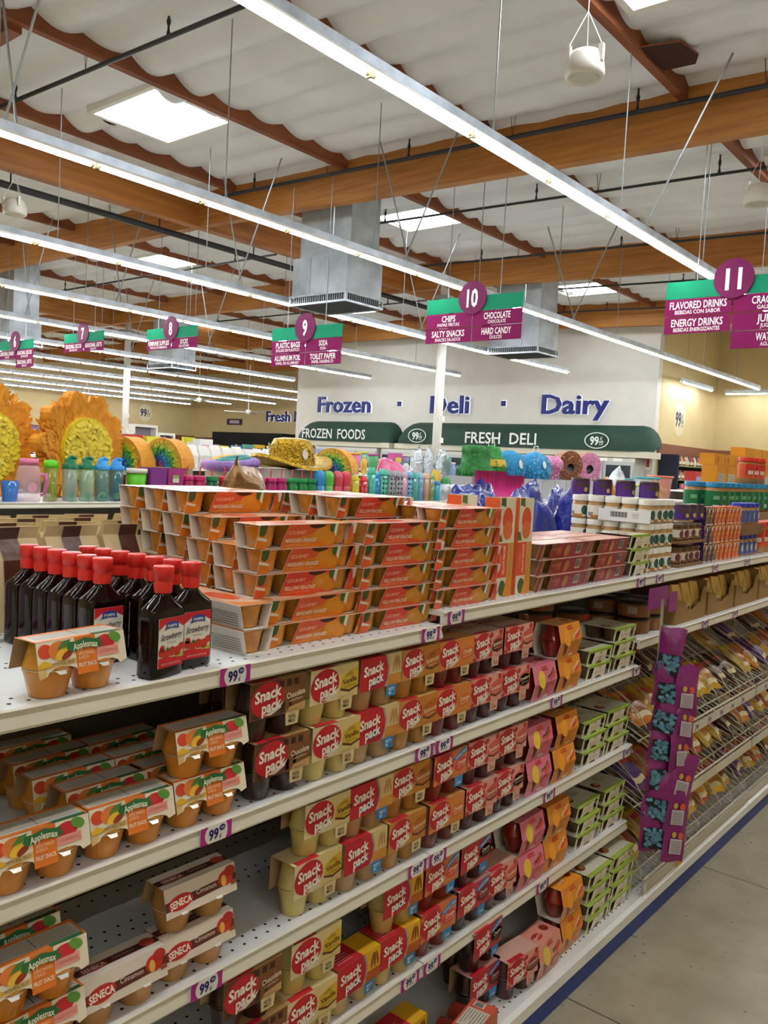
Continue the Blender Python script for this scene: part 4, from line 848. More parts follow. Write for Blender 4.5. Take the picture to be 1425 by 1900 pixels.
# ================================================================== THE GONDOLA IN FRONT
SX = [0.442+1.2195*k for k in range(-1, 7)]               # section seams
YFR, YBK = 1.17, 1.585                                    # shelf front / back panel
def tag_mesh():
    q = B(); F = Fr((0, -0.0008, 0), (1, 0, 0), (0, 0, 1)); w, h = 0.036, 0.0165
    q.box(-w, w, -0.0008, 0, -h, h, P('#e9e6e2', 0.4))
    q.pg(F, [(-w, -h), (-w+0.018, -h), (-w+0.012, -h*0.5), (-w+0.010, 0), (-w+0.012, h*0.5), (-w+0.018, h), (-w, h)], TAGP, 1)
    q.pg(F, [(w, -h), (w, h), (w-0.014, h), (w-0.0105, h*0.5), (w-0.0095, 0), (w-0.0105, -h*0.5), (w-0.014, -h)], TAGP, 1)
    q.text(F, '99', -0.006, 0.0, 0.020, NAVY, 2, w=0.022, bold=0.03); q.ell(F, 0.0135, 0.007, 0.007, 0.006, NAVY, 2, 14); q.text(F, '.99', 0.0132, 0.007, 0.0055, P('#e9e6e2', 0.4), 3, w=0.009); q.text(F, '\u00a2', 0.0095, -0.007, 0.008, NAVY, 2, bold=0.02)
    return q.mesh('price_tag')
TAG = tag_mesh()
SH = {}
def shelf_mesh(L, depth=0.41, key=''):
    k = (round(L, 3), depth)
    if k in SH: return SH[k]
    y0, y1 = 0.0, depth; q = B()
    prof = [(y1, 0), (0.004, 0), (0.0, -0.003), (0.003, -0.012), (-0.003, -0.029), (0.0, -0.034), (0.012, -0.034), (0.012, -0.012), (y1, -0.012)]
    n = len(prof); v = [(0.002, y, z) for y, z in prof]+[(L-0.002, y, z) for y, z in prof]
    for i in range(n):
        j = (i+1) % n; q.add([v[i], v[j], v[n+j], v[n+i]], [(0, 3, 2, 1)], LIPM if 1 <= i <= 5 else SHELF)
    q.poly(v[:n], SHELF); q.poly(list(reversed(v[n:])), SHELF)
    T = Fr((0, 0, 0), (1, 0, 0), (0, 1, 0))
    nx = int(L/0.0305)
    for r, (yy, off) in enumerate([(0.028, 0), (0.052, 0.5), (depth*0.55, 0), (depth*0.62, 0.5), (depth-0.035, 0)]):
        for i in range(nx-1):
            q.ell(T, 0.02+(i+0.5+off)*0.0305, yy, 0.0036, 0.0036, HOLE, 1, 7)
    SH[k] = q.mesh('shelf'); return SH[k]
def add_shelf(t, X0, L, z, tags=(), depth=0.41, y=YFR):
    s = inst('shelf', shelf_mesh(L, depth), t, (X0, y, z))
    for x in tags: inst('price_tag', TAG, s, (x-X0, -0.0035, -0.0165))
    return s
def peg_panel(L, z0, z1):
    q = B().box(0, L, 0, 0.012, z0, z1, PEG); F = Fr((0, 0, 0), (1, 0, 0), (0, 0, 1))
    for zz in [z0+0.03+0.05*i for i in range(int((z1-z0-0.04)/0.05))]:
        for i in range(int(L/0.0254)-1): q.ell(F, 0.02+i*0.0254, zz, 0.0038, 0.0038, HOLE, 1, 6)
    return q.mesh('back_panel')
PEGM = peg_panel(1.2195, 0.1, 1.17)
secname = ['left of the frame', 'stacked with bottles and orange cups', 'middle one with red cup packs', 'with the wire candy baskets', 'beyond the wire baskets', 'far end with the yellow cartons', 'last one at the far end']
TZ = [1.212, 1.212, 1.243, 1.243, 1.243, 1.243, 1.243]
for s in range(7):
    X0, X1 = SX[s], SX[s+1]; L = X1-X0
    t = thing('gondola_section', 'white steel shelving section, '+secname[s], 'shelf', (0, 0, 0), group='shelving sections of the front aisle')
    z = TZ[s]
    toptags = {1: [1.006, 1.606], 2: [1.708, 2.839], 3: [3.008, 3.612, 4.05]}.get(s, [])
    add_shelf(t, X0, L, z, toptags)
    b = inst('shelf', shelf_mesh(L, 0.44), t, (X1, 2.05, z), rot=(0, 0, math.pi))
    inst('back_panel', PEGM, t, (X0, YBK, 0))
    B().box(X0, X1, YBK+0.022, YBK+0.034, 0.1, 1.17, PEG).obj('back_panel', t)
    B().box(X0+0.002, X0+0.03, YBK-0.006, YBK-0.0005, 0, z-0.013, mat('upright_steel', '#8d887c', 0.45)).obj('upright', t)
    # base deck
    q = B(); yb = 1.083
    prof = [(YBK, 0.100), (yb+0.016, 0.100), (yb+0.002, 0.093), (yb, 0.062), (yb+0.01, 0.060), (YBK, 0.060)]
    q.prism(prof, X0+0.002, X1-0.002, SHELF); T = Fr((X0, yb, 0.100), (1, 0, 0), (0, 1, 0))
    for i in range(int(L/0.0305)-1):
        for yy, off in ((0.045, 0), (0.068, 0.5)): q.ell(T, 0.02+(i+0.5+off)*0.0305, yy, 0.0036, 0.0036, HOLE, 1, 7)
    q.obj('base_deck', t)
    B().box(X0+0.001, X1-0.001, yb+0.004, yb+0.02, 0.001, 0.059, KICK).obj('kick_plate', t)
    if s <= 2:
        for z_, tg in ((0.925, {1: [0.977, 1.607], 2: [1.690, 2.266, 2.856]}), (0.638, {1: [0.970, 1.606], 2: [1.690, 2.260, 2.826]}), (0.358, {1: [1.0, 1.603], 2: [1.692, 2.256]})):
            add_shelf(t, X0, L, z_, tg.get(s, []))
    else:
        add_shelf(t, X0, L, 1.015, [X0+0.66, X0+1.05] if s == 3 else [], depth=0.41)
        for k, zr in enumerate((0.645, 0.40)):
            pass

# wire baskets hung below the third and fourth sections
WIRE = mat('white_wire', '#c9c2ab', 0.4)
def basket(X0, L, zr, label, tags=0):
    t = thing('wire_basket', label, 'basket', (X0, 0, zr), group='tiers of slanted wire baskets')
    yf, yb = 1.10, 1.56; rise = 0.20
    B().box(0.01, L-0.01, yf-0.004, yf, -0.038, 0.0, LIPM).obj('front_rail', t)
    B().tube([(0.01, yf, 0.012), (L-0.01, yf, 0.012)], 0.0045, WIRE, 6).obj('rail_wire', t)
    f = B(); nw = 30
    for i in range(nw):
        x = 0.02+i*(L-0.04)/(nw-1); f.tube([(x, yf, -0.02), (x, yb, rise-0.02)], 0.0014, WIRE, 4)
    for i in range(4):
        y = yf+(yb-yf)*(i+0.5)/4; f.tube([(0.01, y, -0.022+rise*(i+0.5)/4), (L-0.01, y, -0.022+rise*(i+0.5)/4)], 0.003, WIRE, 4)
    f.obj('wire_floor', t)
    nd = 8
    for i in range(nd+1):
        x = 0.03+i*(L-0.06)/nd; d = B()
        d.tube([(x, yb, rise), (x, yf+0.015, 0.0), (x, yf+0.02, 0.035), (x, yf+0.075, 0.105), (x, yf+0.13, 0.145), (x, yb, rise+0.16)], 0.0022, WIRE, 5)
        for k in range(1, 5):
            h = 0.032*k; d.tube([(x, yb, rise+h), (x, yf+0.025+0.02*max(0, k-1), h*0.98)], 0.0012, WIRE, 4)
        d.obj('wire_divider', t)
    for i in range(tags): inst('price_tag', SMALLTAG, t, (0.15+i*0.145, yf-0.0045, -0.019))
q = B().box(-0.017, 0.017, -0.0008, 0, -0.017, 0.017, P('#e9e6e2', 0.4)); F = Fr((0, -0.0008, 0), (1, 0, 0), (0, 0, 1)); q.rect(F, -0.017, -0.017, -0.012, 0.017, TAGP, 1); q.rect(F, 0.012, -0.017, 0.017, 0.017, TAGP, 1); q.text(F, '99', 0, 0, 0.018, NAVY, 2, w=0.017, bold=0.03); SMALLTAG = q.mesh('price_tag')
for s in (3, 4):
    w = 'in the section with the clip strip' if s == 3 else 'in the section beyond'
    for zr, nm in ((0.645, 'upper'), (0.40, 'middle'), (0.145, 'lowest')): basket(SX[s], 1.2195, zr, nm+' slanted wire candy basket '+w, 7 if zr > 0.6 else 0)
q = B(); x0 = SX[3]
t = thing('basket_guard', 'clear plastic front guard along the base of the baskets', 'guard', (x0, 1.088, 0.101)); B().box(0.02, 1.19, 0, 0.003, 0, 0.045, clear('#d9d2b4', 0.16)).obj('strip', t)
B().box(0.30, 0.36, -0.001, -0.0002, 0.005, 0.042, P('#c98a1e')).obj('yellow_sticker', t)

# ------------------------------------------------------------------ stacks of products
def put(kind, name, cat, label, x, y, z, rz=0.0, group=None, rot=None): return place(kind, name, label, cat, (x, y, z), rz, group, rot)
def lev(k, n): return 'on top' if k == n-1 and n > 1 else ('at the bottom' if k == 0 and n > 1 else ('in the middle' if n == 3 else ('second up', 'third up')[k-1]))
DESC = {'choc': 'brown chocolate pudding pack', 'vanilla': 'cream vanilla pudding pack', 'cinn': 'red and tan pudding pack', 'butter': 'orange butterscotch pudding pack', 'orange': 'orange gel cup pack', 'straw': 'pink strawberry gel pack', 'free_orange': 'banded orange gel pack', 'cherry': 'dark cherry gel pack', 'banana': 'red and yellow pudding pack', 'gel_orange': 'orange gel bowl pack', 'gel_pink': 'pink gel bowl pack', 'gel_straw': 'salmon gel bowl pack', 'cocktail': 'green fruit cocktail pack', 'applesnax': 'fruit snack cup pack', 'seneca': 'cinnamon applesauce pack', 'ramen': 'brown soup bowl', 'darkred': 'dark red fruit cup pack'}
HT = {'applesnax': AP_H+0.0012, 'seneca': AP_H+0.0012, 'cocktail': 0.0495, 'gel_orange': 0.1055, 'gel_pink': 0.1055, 'gel_straw': 0.1055, 'ramen': 0.059, 'darkred': 0.0475}
NAMES = {'cocktail': 'fruit_cup_pack', 'applesnax': 'fruit_snack_pack', 'seneca': 'applesauce_pack', 'ramen': 'soup_bowl', 'darkred': 'fruit_cup_pack'}
def stack(kinds, x, y, z, where, depth=1, pitch=0.082, jx=0.004, jr=0.03, dxs=None, grp=None):
    """kinds: bottom to top; `where` finishes the label"""
    n = len(kinds)
    for d in range(depth):
        zz = z
        for k, kd in enumerate(kinds):
            nm = NAMES.get(kd, 'pudding_pack' if kd in ('choc', 'vanilla', 'cinn', 'butter', 'banana') else 'gel_cup_pack')
            lab = DESC[kd]+(' '+lev(k, n) if n > 1 else '')+', '+where+('' if d == 0 else ', %s row back' % ORD[d])
            ox = dxs[k] if dxs else 0
            put(kd, nm, 'food pack', lab, x+ox+jit(jx), y+d*pitch+jit(0.003), z+0.0005 if k == 0 else zz, jit(jr), grp or 'food packs on the '+where.split(',')[0])
            zz += HT.get(kd, SN_H+0.0012)
S2, S3, S4, S5 = 0.925, 0.638, 0.358, 0.100
YP = 1.214
# top shelf, left: one fruit snack pack
put('applesnax', 'fruit_snack_pack', 'food pack', 'single fruit snack cup pack standing alone on the top shelf', 0.704, 1.213, 1.2125, 0.10, 'fruit snack packs')
# second shelf
stack(['applesnax'], 0.645, 1.207, S2, 'second shelf, far left', 1, 0.088, 0.003, 0.04)
stack(['applesnax'], 0.811, 1.21, S2, 'second shelf, middle column', 5, 0.088, 0.008, 0.05)
stack(['applesnax', 'applesnax'], 0.974, 1.212, S2, 'second shelf, beside the chocolate pudding', 1, jr=0.02)
stack(['applesnax'], 0.965, 1.30, S2, 'second shelf, behind the stacked pair', 3, 0.088)
row2 = [(1.147, ['choc', 'choc'], [0, -0.016]), (1.296, ['vanilla', 'vanilla'], [0.006, -0.008]), (1.443, ['cinn', 'cinn'], [0, 0.0]), (1.590, ['butter', 'butter'], [0, 0.0])]
for x, ks, dxs in row2: stack(ks, x, YP, S2, 'second shelf, left section', 2, 0.084, 0.002, 0.02, dxs)
for x, ks, nm in [(1.738, ['orange', 'orange'], 'beside the shelf seam'), (1.892, ['straw', 'straw'], 'after the orange packs'), (2.046, ['straw', 'straw'], 'beside the gel bowls')]: stack(ks, x, YP, S2, 'second shelf, '+nm, 2, 0.084, 0.003, 0.03)
stack(['gel_pink'], 2.205, 1.222, S2, 'second shelf, right section', 2, 0.105)
stack(['gel_orange', 'gel_orange'], 2.362, 1.222, S2, 'second shelf, right section', 1, dxs=[0, -0.012])
stack(['cocktail', 'cocktail'], 2.592, 1.25, S2, 'second shelf, beside the orange bowls', 2, 0.142)
stack(['cocktail']*3, 2.785, 1.25, S2, 'second shelf, at the section end', 1)
stack(['ramen', 'ramen'], 2.62, 1.52, S2+0.1015, 'second shelf, on the packs at the back', 1) if False else None
stack(['ramen']*4, 2.66, 1.47, S2, 'second shelf, behind the fruit cocktail', 1)
stack(['ramen']*3, 2.80, 1.40, S2, 'second shelf, back corner by the strip', 1)
# third shelf
stack(['applesnax', 'applesnax'], 0.648, 1.205, S3, 'third shelf, far left', 2, 0.088)
stack(['seneca'], 0.808, 1.212, S3, 'third shelf, beside the fruit snacks', 1)
stack(['seneca', 'seneca'], 0.972, 1.222, S3, 'third shelf, beside the empty gap', 1, jr=0.02)
for x, ks, dxs in [(1.276, ['vanilla', 'vanilla'], [0, 0.025]), (1.426, ['cinn', 'cinn'], [0, 0.012]), (1.578, ['butter', 'butter'], [0, 0.006])]: stack(ks, x, 1.218, S3, 'third shelf, left section', 2 if x > 1.4 else 1, 0.084, 0.002, 0.03, dxs)
for x, ks, nm in [(1.735, ['orange', 'free_orange'], 'beside the shelf seam'), (1.890, ['straw', 'straw'], 'after the orange packs'), (2.040, ['straw', 'straw'], 'beside the gel bowls')]: stack(ks, x, 1.210, S3, 'third shelf, '+nm, 2, 0.084, 0.003, 0.03)
stack(['gel_pink', 'gel_pink'], 2.212, 1.224, S3, 'third shelf, right section', 2, 0.105)
stack(['gel_orange', 'gel_orange'], 2.366, 1.224, S3, 'third shelf, right section', 1, dxs=[0, 0.008])
stack(['cocktail']*3, 2.592, 1.25, S3, 'third shelf, beside the orange bowls', 1)
stack(['cocktail']*3, 2.782, 1.25, S3, 'third shelf, at the section end', 1)
stack(['cocktail']*3, 2.592, 1.40, S3, 'third shelf, back row', 1)
# fourth shelf
for x, ks, dxs in [(1.10, ['choc', 'choc'], [0.02, -0.008]), (1.265, ['vanilla', 'vanilla'], [0.0, 0.0])]: stack(ks, x, 1.205, S4, 'fourth shelf, left section', 1, dxs=dxs)
stack(['banana'], 1.418, 1.21, S4, 'fourth shelf, left section', 1, jr=0.0)
stack(['banana', 'banana'], 1.572, 1.213, S4, 'fourth shelf, beside the shelf seam', 1)
stack(['butter', 'vanilla'], 1.42, 1.37, S4, 'fourth shelf, at the back', 1)
for x, ks, nm in [(1.729, ['free_orange', 'free_orange'], 'right of the seam'), (1.888, ['cherry', 'cherry'], 'after the orange packs'), (2.040, ['straw'], 'beside the gel bowls')]: stack(ks, x, 1.212, S4, 'fourth shelf, '+nm, 2, 0.084, 0.003, 0.03)
stack(['gel_pink', 'gel_pink'], 2.200, 1.225, S4, 'fourth shelf, right section', 2, 0.105)
stack(['gel_orange', 'gel_orange'], 2.358, 1.225, S4, 'fourth shelf, right section', 1)
stack(['cocktail']*3, 2.588, 1.25, S4, 'fourth shelf, beside the orange bowls', 1)
stack(['cocktail']*3, 2.785, 1.25, S4, 'fourth shelf, at the section end', 1)
# base deck
stack(['banana'], 1.46, 1.165, S5, 'base deck, left section', 1)
stack(['choc'], 1.28, 1.165, S5, 'base deck, lower left', 1)
put('banana', 'pudding_pack', 'food pack', 'red and yellow pudding pack on the base deck under the seam', 1.61, 1.20, S5+0.0005, 0.03, 'food packs on the base deck')
put('free_orange', 'gel_cup_pack', 'food pack', 'orange gel pack lying on its face on the base deck', 1.80, 1.19, S5+0.037, 0.12, 'food packs on the base deck', (math.radians(90), 0, 0.15))
stack(['cherry', 'cherry'], 1.955, 1.20, S5, 'base deck, behind the fallen orange pack', 1)
stack(['straw'], 2.03, 1.30, S5, 'base deck, at the back', 1)
put('straw', 'gel_cup_pack', 'food pack', 'pink strawberry gel pack leaning on the base deck', 2.085, 1.155, S5+0.0005, -0.1, 'food packs on the base deck')
put('gel_straw', 'gel_cup_pack', 'food pack', 'salmon gel bowl pack alone on the base deck', 2.235, 1.16, S5+0.0005, 0.02, 'food packs on the base deck')
stack(['gel_orange', 'gel_orange'], 2.40, 1.175, S5, 'base deck, beside the fruit cocktail stack', 1)
stack(['cocktail']*4, 2.585, 1.19, S5, 'base deck, beside the orange bowls', 1)
stack(['cocktail']*4, 2.765, 1.19, S5, 'base deck, at the section end', 1)

# ------------------------------------------------------------------ top shelf: fruit spread bottles
Bt = [('front', 0.866, [1.200]), ('right', 0.941, [1.222, 1.269, 1.316, 1.363, 1.410, 1.457, 1.504]), ('left', 0.834, [1.337, 1.384, 1.431, 1.478, 1.525, 1.572])]
for nm, x, ys in Bt:
    for i, y in enumerate(ys):
        xx = x - (0.006*i if nm != 'left' else 0.003*i)
        lab = 'red capped strawberry spread bottle standing alone in front' if nm == 'front' else 'red capped strawberry spread bottle, %s in the %s row' % (ORD[i]+' from the front', nm)
        put('spread', 'fruit_spread_bottle', 'bottle', lab, xx, y, 1.2125, {'front': 0.22, 'right': 0.03, 'left': 0.08}[nm]+jit(0.03), 'strawberry spread bottles')
# kraft bags behind them
bi = 0
for r, (y, x0, n, zt) in enumerate([(1.70, 0.70, 4, 0), (1.79, 0.745, 5, 0), (1.88, 0.70, 5, 0), (1.965, 0.76, 5, 0)]):
    for i in range(n):
        put('coffee', 'kraft_bag', 'bag', 'tan and brown kraft bag, %s from the left, %s row behind the bottles' % (ORD[i], ORD[r]), x0+i*0.138+jit(0.01), y, 1.2125+0.0, jit(0.10), 'kraft bags behind the bottles')
# pink carton and blue tray at the far left, green bottle edge
t = thing('pink_check_carton', 'white carton with pink checks behind the bottles', 'box', (0.675, 1.665, 1.2125)); q = B().box(-0.06, 0.06, -0.03, 0.03, 0, 0.175, P('#d9c3d2')); F = Fr((0, -0.03, 0), (1, 0, 0), (0, 0, 1))
for i in range(8):
    for j in range(3):
        if (i+j) % 2: q.rect(F, -0.06+i*0.015, 0.13+j*0.015, -0.045+i*0.015, 0.145+j*0.015, P('#b8307c'))
for j in range(14): q.rect(F, -0.045, 0.03+j*0.0065, 0.055-0.01*(j % 3), 0.033+j*0.0065, P('#a58fa6'))
q.rect(F, -0.06, 0.0, 0.06, 0.02, P('#7d3a86')); q.obj('carton', t)
t = thing('green_bottle', 'lime green plastic bottle cut off at the left edge', 'bottle', (0.555, 1.235, 1.2125)); B().lathe([(0.034, 0), (0.036, 0.01), (0.036, 0.12), (0.03, 0.15), (0.014, 0.175)], clear('#8fd05a', 0.7), 16).obj('body', t); B().lathe([(0.015, 0.1755), (0.015, 0.2)], P('#5cb82a'), 12).obj('cap', t)

# ------------------------------------------------------------------ top shelf: orange and peach cup packs
PIT = 0.0500
def fruit(kind, x, y, z, lab, rz=0.0): put(kind, 'fruit_cup_pack', 'food pack', ('orange mandarin cup pack' if kind == 'mandarin' else 'coral peach cup pack')+', '+lab, x, y, z, rz, 'gourmet fruit cup packs on the top shelf')
frontA = ['mandarin', 'mandarin', 'peach', 'mandarin', 'mandarin']; ox = [0.020, 0.017, 0.0, 0.006, -0.004]
for k in range(5): fruit(frontA[k], 1.263+ox[k], 1.258 + (0.02 if k > 1 else 0), 1.2125+PIT*k, '%s level, front row, left column' % LEV[k], -0.03+jit(0.015))
for k in range(5): fruit('peach', 1.548+jit(0.004), 1.247, 1.2125+PIT*k, '%s level, front row, middle column' % LEV[k], -0.03+jit(0.02))
rowsA = [(1.372, 4), (1.463, 5), (1.552, 6), (1.640, 6), (1.728, 6)]
for r, (y, n) in enumerate(rowsA):
    for k in range(n): fruit('mandarin', 1.285+jit(0.005)+(0.006 if k < 2 else 0), y, 1.2125+PIT*k, '%s level, %s row, left column' % (LEV[k], ORD[r+1]), jit(0.02))
for r, (y, n) in enumerate([(1.372, 6), (1.463, 6), (1.552, 6)]):
    for k in range(n): fruit('peach', 1.585+jit(0.004)-0.004*(k > 4), y, 1.2125+PIT*k, '%s level, %s row, middle column' % (LEV[k], ORD[r+1]), jit(0.015))
for k in range(2):
    fruit('mandarin', 1.096, 1.352, 1.2125+PIT*k, '%s of the two turned end-on beside the bottles' % ('lower' if k == 0 else 'upper'), math.pi/2+0.03*(-1)**k)
for r, (y, n) in enumerate([(1.232, 5), (1.322, 5), (1.412, 5)]):
    for k in range(n): fruit('peach', 1.800+jit(0.003)+(0.0 if r == 0 else 0.012), y, 1.2435+PIT*k, '%s level, %s row, right column past the seam' % (LEV[k], ORD[r]), jit(0.02))
# peach packs stood on end
def upright_kind():
    w, d, H = 0.041, 0.0245, 0.275; q = B(); F = Fr((0, -d, 0), (1, 0, 0), (0, 0, 1)); cr = P('#e3d9c2', 0.35)
    q.slab([(-w, -d, 0), (w, -d, 0), (w, -d, H), (-w, -d, H)], (0, -1, 0), 0.0008, cr, CARD); q.slab([(w, d, 0), (-w, d, 0), (-w, d, H), (w, d, H)], (0, 1, 0), 0.0008, cr, CARD)
    q.slab([(-w, d, 0), (-w, -d, 0), (-w, -d, H), (-w, d, H)], (-1, 0, 0), 0.0008, P('#d9633a', 0.3), CARD); q.slab([(w, -d, 0), (w, d, 0), (w, d, H), (w, -d, H)], (1, 0, 0), 0.0008, P('#c9803a', 0.3), CARD)
    q.ell(F, 0.002, 0.215, 0.026, 0.034, P('#d3472c', 0.3), 1); q.ell(F, 0.004, 0.185, 0.024, 0.026, P('#d96a3c', 0.3), 2); q.rect(F, -w, 0.055, 0.012, 0.150, P('#d6492c', 0.3), 1); q.rect(F, 0.014, 0.0, w-0.002, 0.15, P('#c98f3a', 0.3), 1)
    q.ell(F, -0.010, 0.025, 0.018, 0.022, P('#3f5a2a', 0.35), 1); q.pg(F, [(-0.005, 0.0), (w, 0.0), (w, 0.06), (0.012, 0.055)], P('#d88a2a', 0.3), 2); q.pg(F, [(-w, 0.155), (-0.018, 0.155), (-0.03, 0.18), (-w, 0.18)], P('#4a6a30', 0.35), 1); q.pg(F, [(-0.036, 0.255), (-0.01, 0.25), (-0.012, 0.275), (-0.036, 0.275)], P('#4a6a30', 0.35), 1)
    q.text(F, 'YELLOW PEACHES', -0.008, 0.103, 0.010, P('#f3e4cc'), 3, w=0.082, rot=math.pi/2, bold=0.025); q.text(F, 'GOURMET', -0.025, 0.10, 0.008, P('#efb98e'), 3, w=0.045, rot=math.pi/2)
    c = B().lathe([(0.018, 0), (0.0225, 0.0)], P('#b5761f'), 10).lathe([(0.0225, 0), (0.0225, 0.066)], MATS['fruit_cup_peach'], 12)
    cm = c.mesh('cup'); KIND['peach_up'] = [('sleeve', q.mesh('sleeve'), (0, 0, 0), [])]+[('cup', cm, (0.0, 0, 0.002+0.0685*i), []) for i in range(4)]
upright_kind()
put('peach_up', 'fruit_cup_pack', 'food pack', 'peach cup pack stood on end, left of the upright pair', 2.000, 1.238, 1.2435, 0.0, 'gourmet fruit cup packs on the top shelf')
put('peach_up', 'fruit_cup_pack', 'food pack', 'peach cup pack stood on end, right of the upright pair', 2.098, 1.236, 1.2435, 0.02, 'gourmet fruit cup packs on the top shelf')
put('peach_up', 'fruit_cup_pack', 'food pack', 'peach cup pack stood on end behind the right column', 1.975, 1.35, 1.2435, 0.02, 'gourmet fruit cup packs on the top shelf')
for c, x in enumerate((2.308, 2.622)):
    stack(['darkred']*3, x, 1.236, 1.243, 'top shelf, %s column' % ('left', 'right')[c], 3, 0.088, 0.004, 0.02, dxs=[0, 0.005, 0.010])
stack(['darkred'], 2.33, 1.47, 1.243+0.1435, 'top shelf, thrown on the others', 1)
stack(['cocktail']*3, 2.886, 1.262, 1.243, 'top shelf, between red packs and white jars', 1)
# ------------------------------------------------------------------ third section, top shelf: jars, slim cartons
Z3 = 1.2435
def jar(kind, x, y, z, lab, grp, cat='jar', name=None): put(kind, name or 'food_jar', cat, lab, x, y, z, jit(0.25), grp)
xs = [3.015, 3.079, 3.143, 3.207]; ys = [1.238, 1.304, 1.370, 1.440, 1.506]
for ti in range(3):
    for xi, x in enumerate(xs):
        for yi, y in enumerate(ys):
            if not (yi == 0 or xi == 0 or ti == 2): continue
            jar('white_jar', x, y, Z3+0.0905*ti, 'white lidded jar, %s tier, %s along, %s deep' % (LEV[ti], ORD[xi], ORD[yi]), 'white lidded jars')
for k, z in enumerate((Z3+0.181,)):
    t = thing('jar_tray', 'white card tray with a barcode around the white jars', 'tray', (2.977, 1.205, z+0.0)); q = B().box(0, 0.003, 0, 0.205, 0.0, 0.046, P('#dfe0e2', 0.5)); F = Fr((0, 0, 0), (0, -1, 0), (0, 0, 1))
    for i in range(16): q.rect(F, -0.155+i*0.0042, 0.016, -0.153+i*0.0042+0.0006*(i % 3), 0.036, INK)
    for i in range(4): q.rect(F, -0.07, 0.016+i*0.005, -0.045, 0.018+i*0.005, P('#9a9a98'))
    q.obj('side_panel', t)
for ti in range(2):
    t = thing('berry_jar_tray', 'brown card tray, %s of two under the berry jars' % ('lower', 'upper')[ti], 'tray', (3.285, 1.205, Z3+0.093*ti)); B().box(0, 0.28, 0, 0.2, 0, 0.012, mat('corrugated', '#7d5a34', 0.8)).box(0, 0.28, 0.198, 0.2, 0.012, 0.03, MATS['corrugated']).obj('tray', t)
    for i in range(4):
        for j in range(3): jar('berry_jar', 3.320+i*0.069, 1.240+j*0.066, Z3+0.093*ti+0.0125, 'small berry label jar, %s tray, %s along, %s deep' % (('lower', 'upper')[ti], ORD[i], ORD[j]), 'berry label jars')
for i in range(3): jar('cup_jar', 3.40+i*0.08, 1.25, Z3+0.187, 'purple dessert cup, %s on the front of the berry trays' % ORD[i], 'purple dessert cups', 'cup', 'dessert_cup')
for i in range(4): jar('cup_jar', 3.035+i*0.012, 1.52-0.088*i, Z3+0.2725, 'purple dessert cup, %s on top of the white jars' % ORD[i], 'purple dessert cups', 'cup', 'dessert_cup')
for ti in range(3):
    for i in range(9):
        kd = 'slim_purple' if i < (2 if ti else 3) else 'slim_red'
        put(kd, 'slim_carton', 'box', 'slim %s carton, %s tier, %s from the left' % ('purple' if kd == 'slim_purple' else 'red', LEV[ti], ORD[i]), 3.600+i*0.054, 1.235+jit(0.002), Z3+0.0003+0.0795*ti, jit(0.02), 'slim snack cartons')
for i in range(4):
    jar('blue_pb', 4.125+i*0.07, 1.245, Z3, 'blue lidded spread jar, lower tier, %s from the left' % ORD[i], 'blue lidded spread jars'); jar('blue_pb', 4.125+i*0.07, 1.245, Z3+0.1515, 'blue lidded spread jar, upper tier, %s from the left' % ORD[i], 'blue lidded spread jars')
t = thing('brown_carton', 'brown carton tray between tiers of blue lidded jars', 'tray', (4.085, 1.205, Z3+0.101)); B().box(0, 0.30, 0, 0.18, 0, 0.05, MATS['corrugated']).obj('carton', t)
for i in range(4): jar('red_pb', 4.46+i*0.10, 1.26, Z3, 'red lidded peanut butter jar, front row, %s from the left' % ORD[i], 'red lidded peanut butter jars')
t = thing('display_carton', 'brown display carton under the green peanut butter jars', 'box', (4.44, 1.42, Z3)); B().box(0, 1.25, 0, 0.36, 0, 0.18, MATS['corrugated']).obj('carton', t)
for i in range(11):
    for j in range(2):
        jar('green_pb', 4.53+i*0.108, 1.50+j*0.11, Z3+0.181, 'teal lidded green peanut butter jar, %s along, %s row' % (ORD[i], ('front', 'back')[j]), 'teal lidded peanut butter jars')
for i in range(3): jar('red_pb', 5.25+i*0.11, 1.56, Z3+0.342, 'red lidded peanut butter jar standing on the teal lids, %s along' % ORD[i], 'red lidded peanut butter jars')
for i in range(6):
    for j in range(2):
        t = thing('yellow_carton', 'yellow orange carton, %s tier, %s from the left' % (('lower', 'upper')[j], ORD[i]), 'box', (5.56+i*0.205, 1.83+0.02*j, Z3+0.31+j*0.142), group='yellow cartons at the far end'); q = B().box(0, 0.196, 0, 0.10, 0, 0.14 if j == 0 else (0.075 if i < 3 else 0.14), P('#d08a22', 0.45)); F = Fr((0, 0, 0), (1, 0, 0), (0, 0, 1))
        if j == 0: q.rect(F, 0.02, 0.02, 0.15, 0.085, P('#cfcac0')); [q.rect(F, 0.03, 0.028+k*0.009, 0.14, 0.031+k*0.009, P('#7d7a76'), 2) for k in range(6)]
        else: q.ell(F, 0.06, 0.035, 0.02, 0.02, P('#b5541c'))
        q.obj('carton', t)
t = thing('display_carton', 'large brown display carton under the yellow cartons', 'box', (5.54, 1.80, Z3)); B().box(0, 1.25, 0, 0.20, 0, 0.305, MATS['corrugated']).obj('carton', t)

